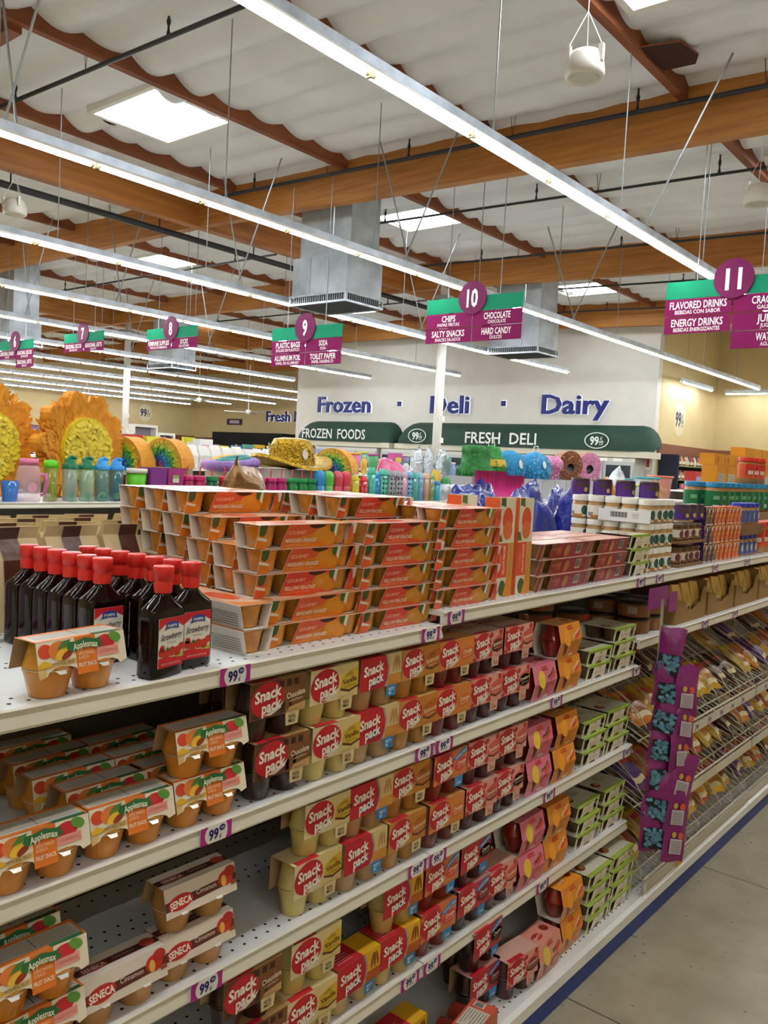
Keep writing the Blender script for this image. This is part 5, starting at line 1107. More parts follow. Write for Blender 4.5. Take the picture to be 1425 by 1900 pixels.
# crumpled bags on the back half of the top shelf
def crumple(name, label, loc, size, m, seed, cat='bag', flat=0.75, extras=(), group=None, nu=20, nv=12, peak=0.35):
    rnd = random.Random(seed); q = B(); vs_ = []; sx, sy, sz = size
    off = [rnd.uniform(0, 6.28) for _ in range(8)]
    for j in range(nv+1):
        v = j/nv; rx = (1-0.5*v**3.2)*(0.90+0.10*math.sin(math.pi*min(1, v*1.6))); ry = (1-v**2.6)**0.6*(0.9+0.1*math.sin(math.pi*v))+0.04
        for i in range(nu):
            a = 2*math.pi*i/nu
            w = 1+0.09*math.sin(3*a+off[0]+3*v)+0.07*math.sin(5*a+off[1]-4*v)+0.06*math.sin(9*a+off[3]+7*v)+rnd.uniform(-0.05, 0.05)
            dz = (0.10*math.sin(a+off[4])+0.05*math.sin(3*a+off[5]))*v
            vs_.append((sx*rx*w*math.cos(a)+peak*0.25*sx*v*v*math.sin(off[2]), sy*ry*w*math.sin(a)+0.3*sy*v*v*math.sin(off[6]), sz*(v+dz*0.6) if j else 0))
    fs = [(j*nu+i, j*nu+(i+1) % nu, (j+1)*nu+(i+1) % nu, (j+1)*nu+i) for j in range(nv) for i in range(nu)]+[tuple(reversed(range(nu))), tuple(range(nv*nu, (nv+1)*nu))]
    q.add(vs_, fs, m, True)
    t = thing(name, label, cat, loc, rnd.uniform(-0.3, 0.3), group); q.obj('bag', t)
    for en, eq in extras: eq.obj(en, t)
    return t
BLUEB = mat('glossy_blue_bag', '#1d2a86', 0.22, noise=0.25, nscale=9, bump=0.4, bscale=30, coat=0.3)
def bagart(s):
    q = B(); F = Fr((0, -0.07*s, 0.07*s), (1, 0, 0), (0, 0.35, 1)); q.ell(F, 0.02, 0.03, 0.035*s, 0.022*s, P('#c08a72'), 3); q.pg(F, [(-0.01, -0.03), (0.05, -0.035), (0.045, 0.0), (-0.005, 0.004)], P('#b9bcc9'), 3); return q
for i, (x, y, z, s) in enumerate([(2.66, 1.80, Z3, 0.95), (2.87, 1.84, Z3, 1.0), (3.08, 1.80, Z3, 0.95), (3.27, 1.90, Z3, 1.05), (3.42, 1.74, Z3, 1.0), (3.58, 1.90, Z3, 0.95), (2.90, 1.62, Z3, 0.8)]):
    crumple('blue_bag', 'crumpled glossy blue bag, %s from the left behind the fruit packs' % ORD[i], (x, y, z), (0.105*s, 0.08*s, 0.285*s), BLUEB, 11+i, extras=[('label_patch', bagart(s))], group='glossy blue bags', flat=0.55)
crumple('gold_bag', 'crumpled bronze foil bag behind the orange packs', (1.575, 1.83, 1.2125), (0.12, 0.07, 0.35), mat('bronze_foil', '#7d5a34', 0.25, metal=0.5, bump=0.5, bscale=25), 42, flat=0.5)
for i, (x, y, c, c2) in enumerate([(3.78, 1.75, '#b9772c', 'tan'), (4.0, 1.80, '#c08238', 'light tan'), (4.13, 1.66, '#b98a4a', 'pale tan')]):
    crumple('tan_bag', 'crumpled %s snack bag behind the dessert cups' % c2, (x, y, Z3), (0.10, 0.07, 0.315), mat('tan_bag_%d' % i, c, 0.4, bump=0.5, bscale=20), 50+i, flat=0.45)
crumple('silver_bag', 'white and silver bag lying over the tan snack bags', (4.15, 1.86, Z3), (0.13, 0.09, 0.37), mat('silver_bag', '#c9d2d6', 0.25, metal=0.2, bump=0.5, bscale=20), 57, flat=0.4)
crumple('teal_bag', 'pale teal bag beside the teal peanut butter lids', (4.40, 1.90, Z3), (0.12, 0.08, 0.26), mat('teal_bag', '#7fb5ac', 0.4, bump=0.5, bscale=20), 58, flat=0.45)

# second shelf of the basket section: soup bowls, brown trays with yellow packs
Z3B = 1.0155
for i in range(2):
    for k in range(2): put('ramen', 'soup_bowl', 'bowl', 'brown soup bowl beside the purple card, %s, %s column' % (('lower', 'upper')[k], ('left', 'right')[i]), 3.02+i*0.122, 1.26, Z3B+0.0595*k, 0.9+jit(0.1), 'brown soup bowls')
for i in range(2):
    for k in range(2): put('ramen', 'soup_bowl', 'bowl', 'brown soup bowl in the back row, %s, %s column' % (('lower', 'upper')[k], ('left', 'right')[i]), 3.02+i*0.122, 1.39, Z3B+0.0595*k, 0.9+jit(0.1), 'brown soup bowls')
YEL = mat('yellow_pack_film', '#dcb158', 0.3, noise=0.3, nscale=15, bump=0.3, bscale=40)
for ci, x0 in enumerate((3.29, 3.66, 4.03, 4.40)):
    t = thing('cut_carton', 'cut open brown carton of yellow packs, %s from the strip' % ORD[ci], 'box', (x0, 1.20, Z3B), group='cut open brown cartons')
    m = MATS['corrugated']; mc = mat('corrugated_light', '#94703f', 0.8, noise=0.1, nscale=10)
    q = B(); q.box(0, 0.34, 0, 0.34, 0, 0.004, mc); q.box(0, 0.004, 0, 0.34, 0.004, 0.10, mc); q.box(0.336, 0.34, 0, 0.34, 0.004, 0.155, mc); q.box(0.004, 0.336, 0.336, 0.34, 0.004, 0.155, mc)
    q.obj('carton', t)
    pts = [(0.004, 0.004), (0.336, 0.004), (0.336, 0.13), (0.30, 0.13), (0.27, 0.07), (0.22, 0.055), (0.19, 0.045), (0.12, 0.05), (0.09, 0.09), (0.004, 0.095)]
    B().prism(pts, 0, 0.004, mc, axis=1).obj('torn_front', t)
    for i in range(3):
        u = thing('yellow_snack_pack', 'yellow wrapped snack pack, %s in the %s cut carton' % (ORD[i], ORD[ci]), 'food pack', (x0+0.065+i*0.10, 1.24, Z3B+0.0045), 0.1*jit(1), 'yellow snack packs in brown cartons')
        q = B(); w, d, h = 0.040, 0.026, 0.15
        q.add([(-w, -d*.6, 0), (w, -d*.6, 0), (w, d*.6, 0), (-w, d*.6, 0), (-w*1.05, -d, h*.5), (w*1.05, -d, h*.5), (w*1.05, d, h*.5), (-w*1.05, d, h*.5), (-w*.9, -.003, h), (w, -.002, h*.97), (w, .003, h*.97), (-w*.9, .003, h)], [(3, 2, 1, 0), (0, 1, 5, 4), (1, 2, 6, 5), (2, 3, 7, 6), (3, 0, 4, 7), (4, 5, 9, 8), (5, 6, 10, 9), (6, 7, 11, 10), (7, 4, 8, 11), (8, 9, 10, 11)], YEL)
        q.obj('wrapper', u); F = Fr((0, -d-0.0015, 0.03), (1, 0, 0), (0, 0, 1)); B().ell(F, 0, 0.02, 0.022, 0.016, P('#d8cfae')).ell(F, 0.004, 0.018, 0.012, 0.009, P('#8a4a22'), 2).obj('picture', u)

# candy bags in the wire baskets
CAN = [('yellow', '#c99d22', '#a86a2a'), ('orange', '#c9781f', '#8a4a1a'), ('purple', '#4a2468', '#5f3f80'), ('gold', '#b98a24', '#7a2a1c'), ('red', '#a8482a', '#c9902a'), ('dark brown', '#3a2018', '#5a4028')]
def candy(cn, c1, c2, label, loc, tilt, seed):
    rnd = random.Random(seed); t = thing('candy_bag', label, 'bag', loc, 0, 'candy bags in the wire baskets', rot=(tilt, 0, rnd.uniform(-0.35, 0.35)))
    W, H, D = 0.060, 0.17, 0.028; nu, nv = 6, 8; vs_ = []
    for s in (-1, 1):
        for j in range(nv+1):
            for i in range(nu+1):
                u, v = i/nu*2-1, j/nv; puff = (1-u*u)**0.5*math.sin(math.pi*v)**0.5*D
                vs_.append((W*u*(1+0.06*math.sin(9*v+seed)), s*(puff+0.001)+rnd.uniform(-.002, .002), H*v+0.004*math.sin(5*u+seed)))
    n1 = (nu+1)*(nv+1); fs = []
    for j in range(nv):
        for i in range(nu):
            a = j*(nu+1)+i; fs.append((a, a+1, a+nu+2, a+nu+1)); fs.append((n1+a, n1+a+nu+1, n1+a+nu+2, n1+a+1))
    fm = mat('candy_film_'+cn, c1, 0.22, noise=0.25, nscale=14, bump=0.25, bscale=45)
    body = [f for k, f in enumerate(fs)]; B().add(vs_, body, fm, True).obj('film', t)
    q = B(); pv = [(x, y-0.0012, z) for x, y, z in vs_[:n1]]
    pf = [(j*(nu+1)+i, j*(nu+1)+i+1, j*(nu+1)+i+nu+2, j*(nu+1)+i+nu+1) for j in range(nv) for i in range(nu)]
    sel = [k for k in range(len(pf)) if 1 <= k//nu <= 5 and 1 <= k % nu <= 4]; q.add(pv, [pf[k] for k in sel], P(c2, 0.3), True); i1, i2 = q.mi(P('#b8302a', 0.3)), q.mi(P('#d9c9a0', 0.3))
    for n_, k in enumerate(sel): q.m[n_] = i1 if k//nu == 5 else (i2 if k//nu == 1 else q.m[n_])
    q.obj('printed_panel', t)
sd = 0
for s, nm in ((3, 'nearer'), (4, 'farther')):
    for bi, (zr, lv) in enumerate(((0.645, 'upper'), (0.40, 'middle'), (0.145, 'lowest'))):
        for c in range(8):
            cn, c1, c2 = CAN[[(1, 0, 0, 5, 0, 0, 5, 5), (2, 1, 3, 0, 4, 0, 3, 5), (3, 0, 5, 3, 0, 4, 0, 3)][bi][c] if s == 3 else (c+bi) % 6]
            for r in range(2):
                if r == 1 and (c*7+bi*3+s) % 5 < 3: continue
                x = SX[s]+0.03+(c+0.5)*(1.2195-0.06)/8; y = 1.16+r*0.17; sd += 1
                candy(cn, c1, c2, '%s candy bag, %s slot, %s row, %s basket, %s section' % (cn, ORD[c], ('front', 'back')[r], lv, nm), (x+jit(0.008), y, zr+0.022+(y-1.10)*0.435), -0.80-0.3*random.random(), sd)

# clip strip of purple bags at the section seam
t = thing('clip_strip', 'clear plastic clip strip hanging at the section seam', 'strip', (2.895, 1.105, 0)); B().box(-0.012, 0.012, -0.001, 0.001, 0.47, 1.17, clear('#d0ccc0', 0.5)).obj('strip', t)
B().box(-0.02, 0.055, -0.03, -0.028, 1.13, 1.20, P('#8a2478', 0.4)).obj('header_card', t)
t = thing('hook_card', 'magenta card sticking out under the top shelf end', 'card', (2.90, 1.125, 1.135)); B().box(-0.085, 0.085, -0.001, 0.001, 0, 0.075, P('#8c2a7c', 0.45)).obj('card', t)
PURB = mat('purple_bag_film', '#7d1a68', 0.28, noise=0.15, nscale=10, bump=0.2, bscale=40)
for k in range(7):
    for c in (0, 1):
        if c and (k in (0,)): continue
        t = thing('purple_candy_bag', 'magenta bag with blue candy, %s from the top, %s side of the clip strip' % (ORD[k], ('left', 'right')[c]), 'bag', (2.895+c*0.035-0.015*k, 1.075-0.062*c-0.004*k, 0.90-0.098*k-0.03*c), group='magenta candy bags on the clip strip', rot=(-0.13+jit(0.05), 0.12+0.03*c+jit(0.10), -0.95+0.35*c+jit(0.25)))
        W, H, D = 0.046, 0.175, 0.014; q = B(); nu, nv = 6, 6; vs_ = []
        for s in (-1, 1):
            for j in range(nv+1):
                for i in range(nu+1):
                    u, v = i/nu*2-1, j/nv; vs_.append((W*u*(1-0.10*math.sin(math.pi*v)+0.03*math.sin(11*v+k)), s*((1-u*u)**0.5*math.sin(math.pi*v)**0.6*D+0.0008)+0.004*math.sin(7*v+k+2*u), H*v+0.004*math.sin(3*u+k)))
        n1 = (nu+1)*(nv+1); fs = []
        for j in range(nv):
            for i in range(nu):
                a = j*(nu+1)+i; fs.append((a, a+1, a+nu+2, a+nu+1)); fs.append((n1+a, n1+a+nu+1, n1+a+nu+2, n1+a+1))
        q.add(vs_, fs, PURB, True); q.obj('film', t)
        q = B(); F = Fr((0, -D-0.003, 0.06), (1, 0, 0), (0, 0, 1)); rr = random.Random(k*3+c)
        if c == 0:
            q.pg(F, [(-0.037, -0.05), (0.036, -0.05), (0.037, 0.022), (-0.036, 0.018)], P('#15161c', 0.4), 1)
            for _ in range(40): q.ell(F, rr.uniform(-0.032, 0.032), rr.uniform(-0.046, 0.016), 0.0075, 0.0062, P(('#4f7f94', '#5f93a6', '#3f6a80')[_ % 3], 0.35), 2+_ % 4, 8)
        else:
            q.rect(F, -0.026, -0.03, 0.02, 0.02, P('#b7b2b4', 0.4), 1); [q.rect(F, -0.022, -0.026+i*0.006, 0.016, -0.0235+i*0.006, P('#77727a'), 2) for i in range(7)]; q.ell(F, 0.012, 0.032, 0.010, 0.012, P('#c95a3a', 0.35), 2); q.ell(F, -0.014, 0.034, 0.008, 0.010, P('#b8a83a', 0.35), 2)
        q.obj('printed_panel', t)
# ================================================================== SECOND GONDOLA AND WHAT STANDS ON IT
def far_gondola(Y, x0, x1, zt, label, d=0.92):
    t = thing('gondola', label, 'shelf', (0, Y, 0), group='shelving runs farther back')
    for i in range(int((x1-x0)/1.2195)):
        X = x0+i*1.2195; inst('shelf', shelf_mesh(1.2195, 0.44), t, (X, 0, zt)); inst('shelf', shelf_mesh(1.2195, 0.44), t, (X+1.2195, d, zt), rot=(0, 0, math.pi))
        for z in (0.9, 0.55): inst('shelf', shelf_mesh(1.2195, 0.41), t, (X, 0, z))
        B().box(X, X+1.2195, d/2-0.03, d/2+0.03, 0.05, zt-0.013, PEG).obj('back_panel', t)
        B().box(X, X+1.2195, -0.05, d/2-0.031, 0.0, 0.10, KICK).obj('base', t)
    return t
far_gondola(4.70, 0.95, 13.2, 1.252, 'long white shelving run across the next aisle')
G2 = 1.2525
def simple(name, label, cat, loc, parts, rz=0.0, group=None, rot=None):
    t = thing(name, label, cat, loc, rz, group, rot)
    for pn, q in parts: q.obj(pn, t)
    return t
def cyl(r0, r1, h, m, n=18, z=0.0): return B().lathe([(r0, z), (r1, z+h)], m, n)
# cups and bottles along the front edge, left to right
simple('teal_tumbler', 'teal tumbler cut off at the left edge of the far shelf', 'bottle', (2.262, 4.80, G2), [('body', cyl(0.04, 0.045, 0.2, clear('#1d7f7a', 0.8))), ('lid', cyl(0.047, 0.047, 0.03, P('#1f9ab5'), z=0.2005))])
simple('blue_cup', 'frosted blue plastic cup on the far shelf', 'cup', (2.372, 4.80, G2), [('cup', B().lathe([(0.038, 0.0), (0.04, 0.004), (0.05, 0.12), (0.047, 0.12), (0.037, 0.008), (0, 0.006)], clear('#3f78c4', 0.85), 20))])
simple('pink_jug', 'clear jug with a pink lid and handle on the far shelf', 'jug', (2.495, 4.82, G2), [('jug', B().lathe([(0.066, 0), (0.07, 0.01), (0.07, 0.17), (0.06, 0.205), (0.05, 0.215)], clear('#e0c0c8', 0.45), 22)), ('lid', cyl(0.055, 0.053, 0.038, P('#d9799c'), z=0.216)), ('handle', B().tube([(0.045, -0.062, 0.16), (0.06, -0.085, 0.165), (0.065, -0.09, 0.12), (0.055, -0.085, 0.05), (0.045, -0.065, 0.04)], 0.011, P('#d070a4'), 8)), ('pink_spot', B().ell(Fr((-0.012, -0.0712, 0.085), (1, 0, 0), (0, 0, 1)), 0, 0, 0.03, 0.032, P('#dba0b4'), 1))])
simple('green_sport_bottle', 'olive clear bottle with a lime flip lid', 'bottle', (2.632, 4.82, G2), [('body', B().lathe([(0.038, 0), (0.042, 0.01), (0.042, 0.20)], clear('#8a9a3a', 0.6), 18)), ('lid', B().lathe([(0.042, 0.2005), (0.043, 0.22), (0.04, 0.245), (0.015, 0.252)], P('#5fc21f'), 18)), ('straw', B().tube([(0, 0, 0.2), (0.005, 0, 0.1), (0.02, 0, 0.02)], 0.005, P('#b7c45a'), 6))])
for i, (x, c, lc, w) in enumerate([(2.760, '#8fb0a6', '#116a4a', 'first green lidded'), (2.872, '#8fb8a0', '#0f6a48', 'second green lidded'), (2.980, '#2f8f90', '#2f8fd0', 'first blue lidded'), (3.082, '#1f7a86', '#2f86cf', 'second blue lidded')]):
    simple('shaker_bottle', 'shaker bottle with a ball inside, '+w, 'bottle', (x, 4.82, G2), [('body', B().lathe([(0.038, 0), (0.043, 0.01), (0.048, 0.20)], clear(c, 0.55), 18)), ('lid', B().lathe([(0.05, 0.2005), (0.05, 0.225), (0.035, 0.23), (0.03, 0.26), (0.0, 0.262)], P(lc), 18, caps=False)), ('spout', B().tube([(-0.03, 0, 0.25), (0.0, -0.01, 0.275), (0.035, 0, 0.265)], 0.012, P(lc), 8)), ('mixing_ball', B().lathe([(0.0, 0.012), (0.016, 0.016), (0.022, 0.034), (0.016, 0.052), (0, 0.056)], P('#2c8f5a' if i < 2 else '#9ab02c'), 12, (0.005, -0.012, 0), caps=False))], group='shaker bottles')
simple('red_cup', 'red and orange cups nested beside the lime tumbler', 'cup', (3.158, 4.90, G2), [('cup', cyl(0.035, 0.045, 0.17, P('#c0402a')))])
simple('lime_tumbler', 'lime green tumbler with a white lid and red straw', 'cup', (3.222, 4.80, G2), [('cup', cyl(0.05, 0.066, 0.185, P('#58b31e'))), ('lid', cyl(0.071, 0.069, 0.03, P('#e2ded4'), z=0.1855)), ('straw', B().tube([(0.01, 0, 0.2155), (0.012, 0, 0.27)], 0.006, P('#c8302a'), 6))])
for x, c, w in ((3.352, '#7d3a86', 'violet'), (3.490, '#a33a7c', 'magenta')):
    q = B(); m = P(c, 0.45); v = []
    for a, z in ((0.054, 0), (0.066, 0.225), (0.062, 0.225), (0.05, 0.01)): v += [(-a, -a, z), (a, -a, z), (a, a, z), (-a, a, z)]
    q.add(v, [(3, 2, 1, 0)]+[(r*4+k, r*4+(k+1) % 4, r*4+4+(k+1) % 4, r*4+4+k) for r in range(3) for k in range(4)]+[(12, 13, 14, 15)], m)
    ps = [('pot', q)]
    if w == 'magenta': ps.append(('price_label', B().box(-0.03, 0.02, -0.069, -0.0665, 0.13, 0.18, P('#d8d6c4')).box(-0.03, 0.02, -0.0695, -0.069, 0.16, 0.18, P('#8fae5a'))))
    simple('square_pot', w+' square plastic pot on the far shelf', 'pot', (x, 4.80, G2), ps)
def mug(x, y, c, lab, sc=1.0):
    m = mat('mug_'+c, c, 0.15, alpha=0.92); simple('mason_mug', lab, 'cup', (x, y, G2), [('jar', B().lathe([(0.045, 0), (0.05, 0.01), (0.052, 0.11), (0.042, 0.135), (0.042, 0.145)], m, 16)), ('lid', B().lathe([(0.047, 0.1455), (0.047, 0.175), (0.044, 0.178), (0, 0.178)], P(c, 0.3), 16, caps=False)), ('straw', B().tube([(0.0, 0, 0.178), (0.006, 0, 0.245)], 0.005, P('#d0405a'), 5))], group='mason jar mugs')
mugs = [(3.625, '#b01f5c'), (3.735, '#b01f5c'), (3.845, '#0f6a3a'), (3.955, '#b81f2c'), (4.065, '#b81f2c'), (4.175, '#b81f2c'), (4.30, '#a81f5e'), (4.41, '#a81f5e'), (4.52, '#a31f62'), (4.635, '#12803e'), (4.745, '#12803e'), (4.845, '#12703e')]
mn = {'#b01f5c': 'hot pink', '#0f6a3a': 'dark green', '#b81f2c': 'red', '#a81f5e': 'magenta', '#a31f62': 'plum', '#12803e': 'green', '#12703e': 'deep green'}
for i, (x, c) in enumerate(mugs): mug(x, 4.80, c, '%s jar mug with a straw, %s along the far shelf' % (mn[c], ORD[i]))
def dome(x, c, c2, lab): simple('dome_cup', lab, 'cup', (x, 4.80, G2), [('cup', cyl(0.042, 0.046, 0.13, clear(c, 0.85))), ('label', B().lathe([(0.047, 0.03), (0.0485, 0.085)], P('#cfd0c4'), 16, caps=False)), ('dome_lid', B().lathe([(0.049, 0.1305), (0.05, 0.19), (0.044, 0.225), (0.025, 0.245), (0, 0.25)], clear(c2, 0.9), 16, caps=False))], group='dome lidded cups')
dome(4.945, '#2f86c9', '#2f86c9', 'blue dome lidded cup on the far shelf'); dome(5.050, '#58a84a', '#58b84a', 'green dome lidded cup on the far shelf'); dome(5.160, '#c8384a', '#cf4458', 'first red dome lidded cup on the far shelf'); dome(5.262, '#c8384a', '#cf4458', 'second red dome lidded cup on the far shelf')
bl = [(5.372, '#c9b81f', '#c9c22c', 0.22, 'yellow straw cup'), (5.480, '#b8202a', '#b8202a', 0.21, 'red straw cup'), (5.585, '#3fae98', '#3fae98', 0.29, 'teal bottle'), (5.640, '#1f6fb8', '#1f7fd0', 0.25, 'royal blue bottle'), (5.740, '#3fb094', '#3fb094', 0.285, 'mint dotted bottle'), (5.850, '#8d9096', '#8d9096', 0.275, 'grey dotted bottle'), (5.950, '#8f9298', '#8f9298', 0.27, 'second grey dotted bottle'), (6.030, '#cf9aa8', '#cf9aa8', 0.265, 'pale pink bottle'), (6.105, '#6aa0c8', '#6aa0c8', 0.265, 'pale blue dotted bottle'), (6.195, '#3f9f8a', '#3f9f8a', 0.26, 'sea green bottle'), (6.280, '#5f93ad', '#7fb0c4', 0.26, 'steel blue bottle'), (6.370, '#b58a72', '#cf9f8f', 0.26, 'rose tan bottle'), (6.455, '#7d8a5a', '#8d986a', 0.26, 'olive bottle'), (6.555, '#1f9ab0', '#2270b0', 0.19, 'short cyan bottle')]
for i, (x, c, lc, h, w) in enumerate(bl):
    r = 0.047 if 'dotted' in w else 0.04
    ps = [('body', B().lathe([(r*0.95, 0), (r, 0.008), (r, h*0.80)], clear(c, 0.85), 16)), ('lid', B().lathe([(r*1.02, h*0.8005), (r*1.02, h*0.88), (r*0.7, h*0.93), (r*0.6, h), (0, h)], P(lc, 0.35), 16, caps=False))]
    if 'dotted' in w:
        q = B()
        for k in range(5):
            for a in (-2.2, -1.5, -0.8): ring_ell(q, r+0.001, a, 0.2, 0.03+k*0.042, 0.010, INK, 8)
        ps.append(('dots', q)); ps.append(('strap', B().lathe([(r+0.002, h*0.78), (r+0.002, h*0.80)], INK, 16, caps=False)))
    if 'straw' in w: ps.append(('straw', B().tube([(0, 0, h), (0.005, 0, h+0.06)], 0.005, P('#d8d0c0'), 5)))
    simple('drink_bottle', w+' standing on the far shelf', 'bottle', (x, 4.79, G2), ps, group='drink bottles on the far shelf')
# piñatas --------------------------------------------------------
def fringe(q, n, fn, m, L=0.03, W=0.02, seed=1, zmin=-9):
    r = random.Random(seed)
    for _ in range(n):
        p, nn, dn = fn(r); p = Vector(p); nn = Vector(nn).normalized(); dn = Vector(dn).normalized()
        if p.z < zmin: continue
        s = nn.cross(dn).normalized()*W*r.uniform(0.5, 1); l = L*r.uniform(0.6, 1.2)
        a = p+nn*0.002; b_ = p+dn*l+nn*r.uniform(0.004, 0.014)
        q.add([a-s, a+s, b_+s*0.9, b_-s*0.9], [(0, 1, 2, 3)], m)
ORF = mat('orange_tissue', '#eaa62c', 0.7, noise=0.3, nscale=20, col2='#d98a20'); YEF = mat('yellow_tissue', '#e0c81e', 0.55, noise=0.25, nscale=14, col2='#c4a814')
def sun(x, y, z, r, R, label, sd):
    t = thing('sun_pinata', label, 'pinata', (x, y, z), 0.25, group='sun pinatas'); n = 90; d = 0.06
    q = B(); pts = []
    for k in range(n):
        a = 2*math.pi*k/n; rr = R*(0.74+0.27*abs(math.sin(a*5+sd))+0.02*math.sin(11*a)); pts.append((rr*math.cos(a), max(rr*math.sin(a), G2+0.002-z)))
    q.prism(pts, -d*0.5, d, ORF, axis=1)
    rr_ = lambda rn: (lambda a, f: ((R*f*math.cos(a), -d*0.5, R*f*math.sin(a)), (0, -1, 0), (math.cos(a), 0.0, math.sin(a))))(*(lambda a: (a, rn.uniform(r/R, 0.72+0.22*abs(math.sin(a*5+sd)))))(rn.uniform(0, 6.283)))
    q.obj('body', t); q = B(); fringe(q, 1300, rr_, ORF, 0.035, 0.010, sd, G2+0.04-z)
    f2 = lambda rn: (lambda a: ((R*0.82*math.cos(a), rn.uniform(-d*.5, d), R*0.82*math.sin(a)), (math.cos(a), rn.uniform(-1, 1), math.sin(a)), (math.cos(a), rn.uniform(-.6, .6), math.sin(a))))(rn.uniform(0, 6.283))
    fringe(q, 500, f2, ORF, 0.05, 0.012, sd+1, G2+0.06-z); o = q.obj('tissue_fringe', t); o['kind'] = 'stuff'
    q = B(); face = [(r*math.cos(2*math.pi*k/24), r*math.sin(2*math.pi*k/24)) for k in range(24)]; q.prism(face, -d*0.5-0.03, -d*0.5, YEF, axis=1); q.obj('face', t)
    q = B(); fy = lambda rn: (lambda a, f: ((f*math.cos(a), -d*0.5-0.03, f*math.sin(a)), (0, -1, 0), (0.5, 0, -1)))(rn.uniform(0, 6.283), r*math.sqrt(rn.random())*0.95)
    fringe(q, 500, fy, YEF, 0.03, 0.018, sd+2); o = q.obj('face_fringe', t); o['kind'] = 'stuff'
    B().tube([(0.0, 0, R*0.95), (0.03, 0, R+0.07), (0.06, 0, R*0.93)], 0.003, WHITE, 5).obj('hanging_loop', t)
sun(2.44, 5.26, 1.58, 0.205, 0.385, 'orange sun pinata with yellow face at the left edge', 1)
sun(3.08, 5.24, 1.575, 0.215, 0.385, 'whole orange sun pinata with a round yellow face', 2)
RB = ['#c9a02a', '#a8b82a', '#3f9a3a', '#1f7f6a', '#2070b0', '#2a3f8c', '#8a2a6a']
def rainbow(x, y, z0, R, th, label, rz, rev=False):
    t = thing('rainbow_pinata', label, 'pinata', (x, y, z0), rz, group='rainbow pinatas'); q = B(); n = 18
    arc = [(R*math.cos(math.pi*k/n), R*math.sin(math.pi*k/n)) for k in range(n+1)]
    v = []
    for yy in (-th/2, th/2): v += [(a, yy, b_) for a, b_ in arc]
    m = mat('rainbow_tissue_rim', '#d8952c', 0.65, noise=0.2, nscale=20)
    q.add(v, [(k, n+1+k, n+2+k, k+1) for k in range(n)], m); q.add([v[0], v[n], v[2*n+1], v[n+1]], [(0, 1, 2, 3)], m); q.add(v[n+1:], [tuple(range(n+1))], m); q.add(v[:n+1], [tuple(reversed(range(n+1)))], m); q.obj('body', t)
    for i, c in enumerate(RB):
        r1, r0 = R*(0.97-0.125*i), R*(0.97-0.125*(i+1)); q = B(); mm = mat('tissue_'+c, c, 0.6, noise=0.2, nscale=40); vv = []
        for k in range(n+1):
            a = math.pi*k/n; vv += [(r0*math.cos(a), -th/2-0.003-0.002*(i % 2), r0*math.sin(a)), (r1*math.cos(a), -th/2-0.003-0.002*(i % 2), r1*math.sin(a))]
        q.add(vv, [(2*k, 2*k+1, 2*k+3, 2*k+2) for k in range(n)], mm)
        fr = lambda rn: (lambda a, f: ((f*math.cos(a), -th/2-0.004, f*math.sin(a)), (0, -1, 0), (-math.cos(a), 0, -math.sin(a))))(rn.uniform(0.02, 3.12), rn.uniform(r0, r1))
        fringe(q, 60, fr, mm, 0.02, 0.008, i); q.obj('colour_band', t)
for i, (x, y, w) in enumerate([(3.50, 5.33, 'rear rainbow'), (3.66, 5.08, 'left rainbow'), (5.44, 5.10, 'right rainbow')]):
    t = thing('carton_riser', 'plain carton under the %s pinata' % w, 'box', (x-0.13, y-0.13, G2)); B().box(0, 0.26, 0, 0.26, 0, 0.185 if i == 0 else 0.225, P('#bfb49c', 0.7)).obj('carton', t)
rainbow(3.50, 5.33, 1.4385, 0.245, 0.13, 'rainbow pinata seen mostly from its orange rim', -1.5)
rainbow(3.66, 5.08, 1.4785, 0.205, 0.13, 'rainbow pinata beside the sun, bands facing left', -1.4)
rainbow(5.44, 5.10, 1.4785, 0.215, 0.13, 'rainbow pinata between the gold hat and the red cups', -1.35)
GOLD = mat('gold_foil', '#b8962a', 0.25, metal=0.75, noise=0.4, nscale=30, bump=0.8, bscale=60)
t = thing('carton_riser', 'white carton holding up the gold hat', 'box', (4.7, 4.95, G2)); B().box(0, 0.46, 0, 0.34, 0, 0.24, P('#d8d4c8', 0.6)).obj('carton', t)
t = thing('gold_hat_pinata', 'shiny gold cowboy hat pinata', 'pinata', (4.93, 5.12, G2+0.241)); q = B(); vs_ = []; n = 24
for r, z, k in ((0.0, 0.0, 0), (0.22, 0.02, 0), (0.39, 0.05, 1), (0.38, 0.075, 1), (0.22, 0.05, 0), (0.205, 0.17, 0), (0.17, 0.25, 0), (0.08, 0.265, 0), (0.0, 0.255, 0)):
    for i in range(n): a = 2*math.pi*i/n; vs_.append((r*math.cos(a), 0.8*r*math.sin(a), z+k*0.05*math.cos(2*a)))
q.add(vs_, [(j*n+i, j*n+(i+1) % n, (j+1)*n+(i+1) % n, (j+1)*n+i) for j in range(8) for i in range(n)], GOLD, False); q.obj('hat', t)
q = B(); fringe(q, 420, lambda rn: (lambda a, z: ((0.21*math.cos(a), 0.17*math.sin(a), z), (math.cos(a), math.sin(a), 0.2), (0.3, 0.1, -1)))(rn.uniform(0, 6.283), rn.uniform(0.06, 0.22)), GOLD, 0.03, 0.012, 5); o = q.obj('foil_fringe', t); o['kind'] = 'stuff'
B().ell(Fr((-0.03, -0.19, 0.13), (1, 0, 0), (0, 0.1, 1)), 0, 0, 0.03, 0.04, P('#d9d4c4')).obj('white_tag', t)
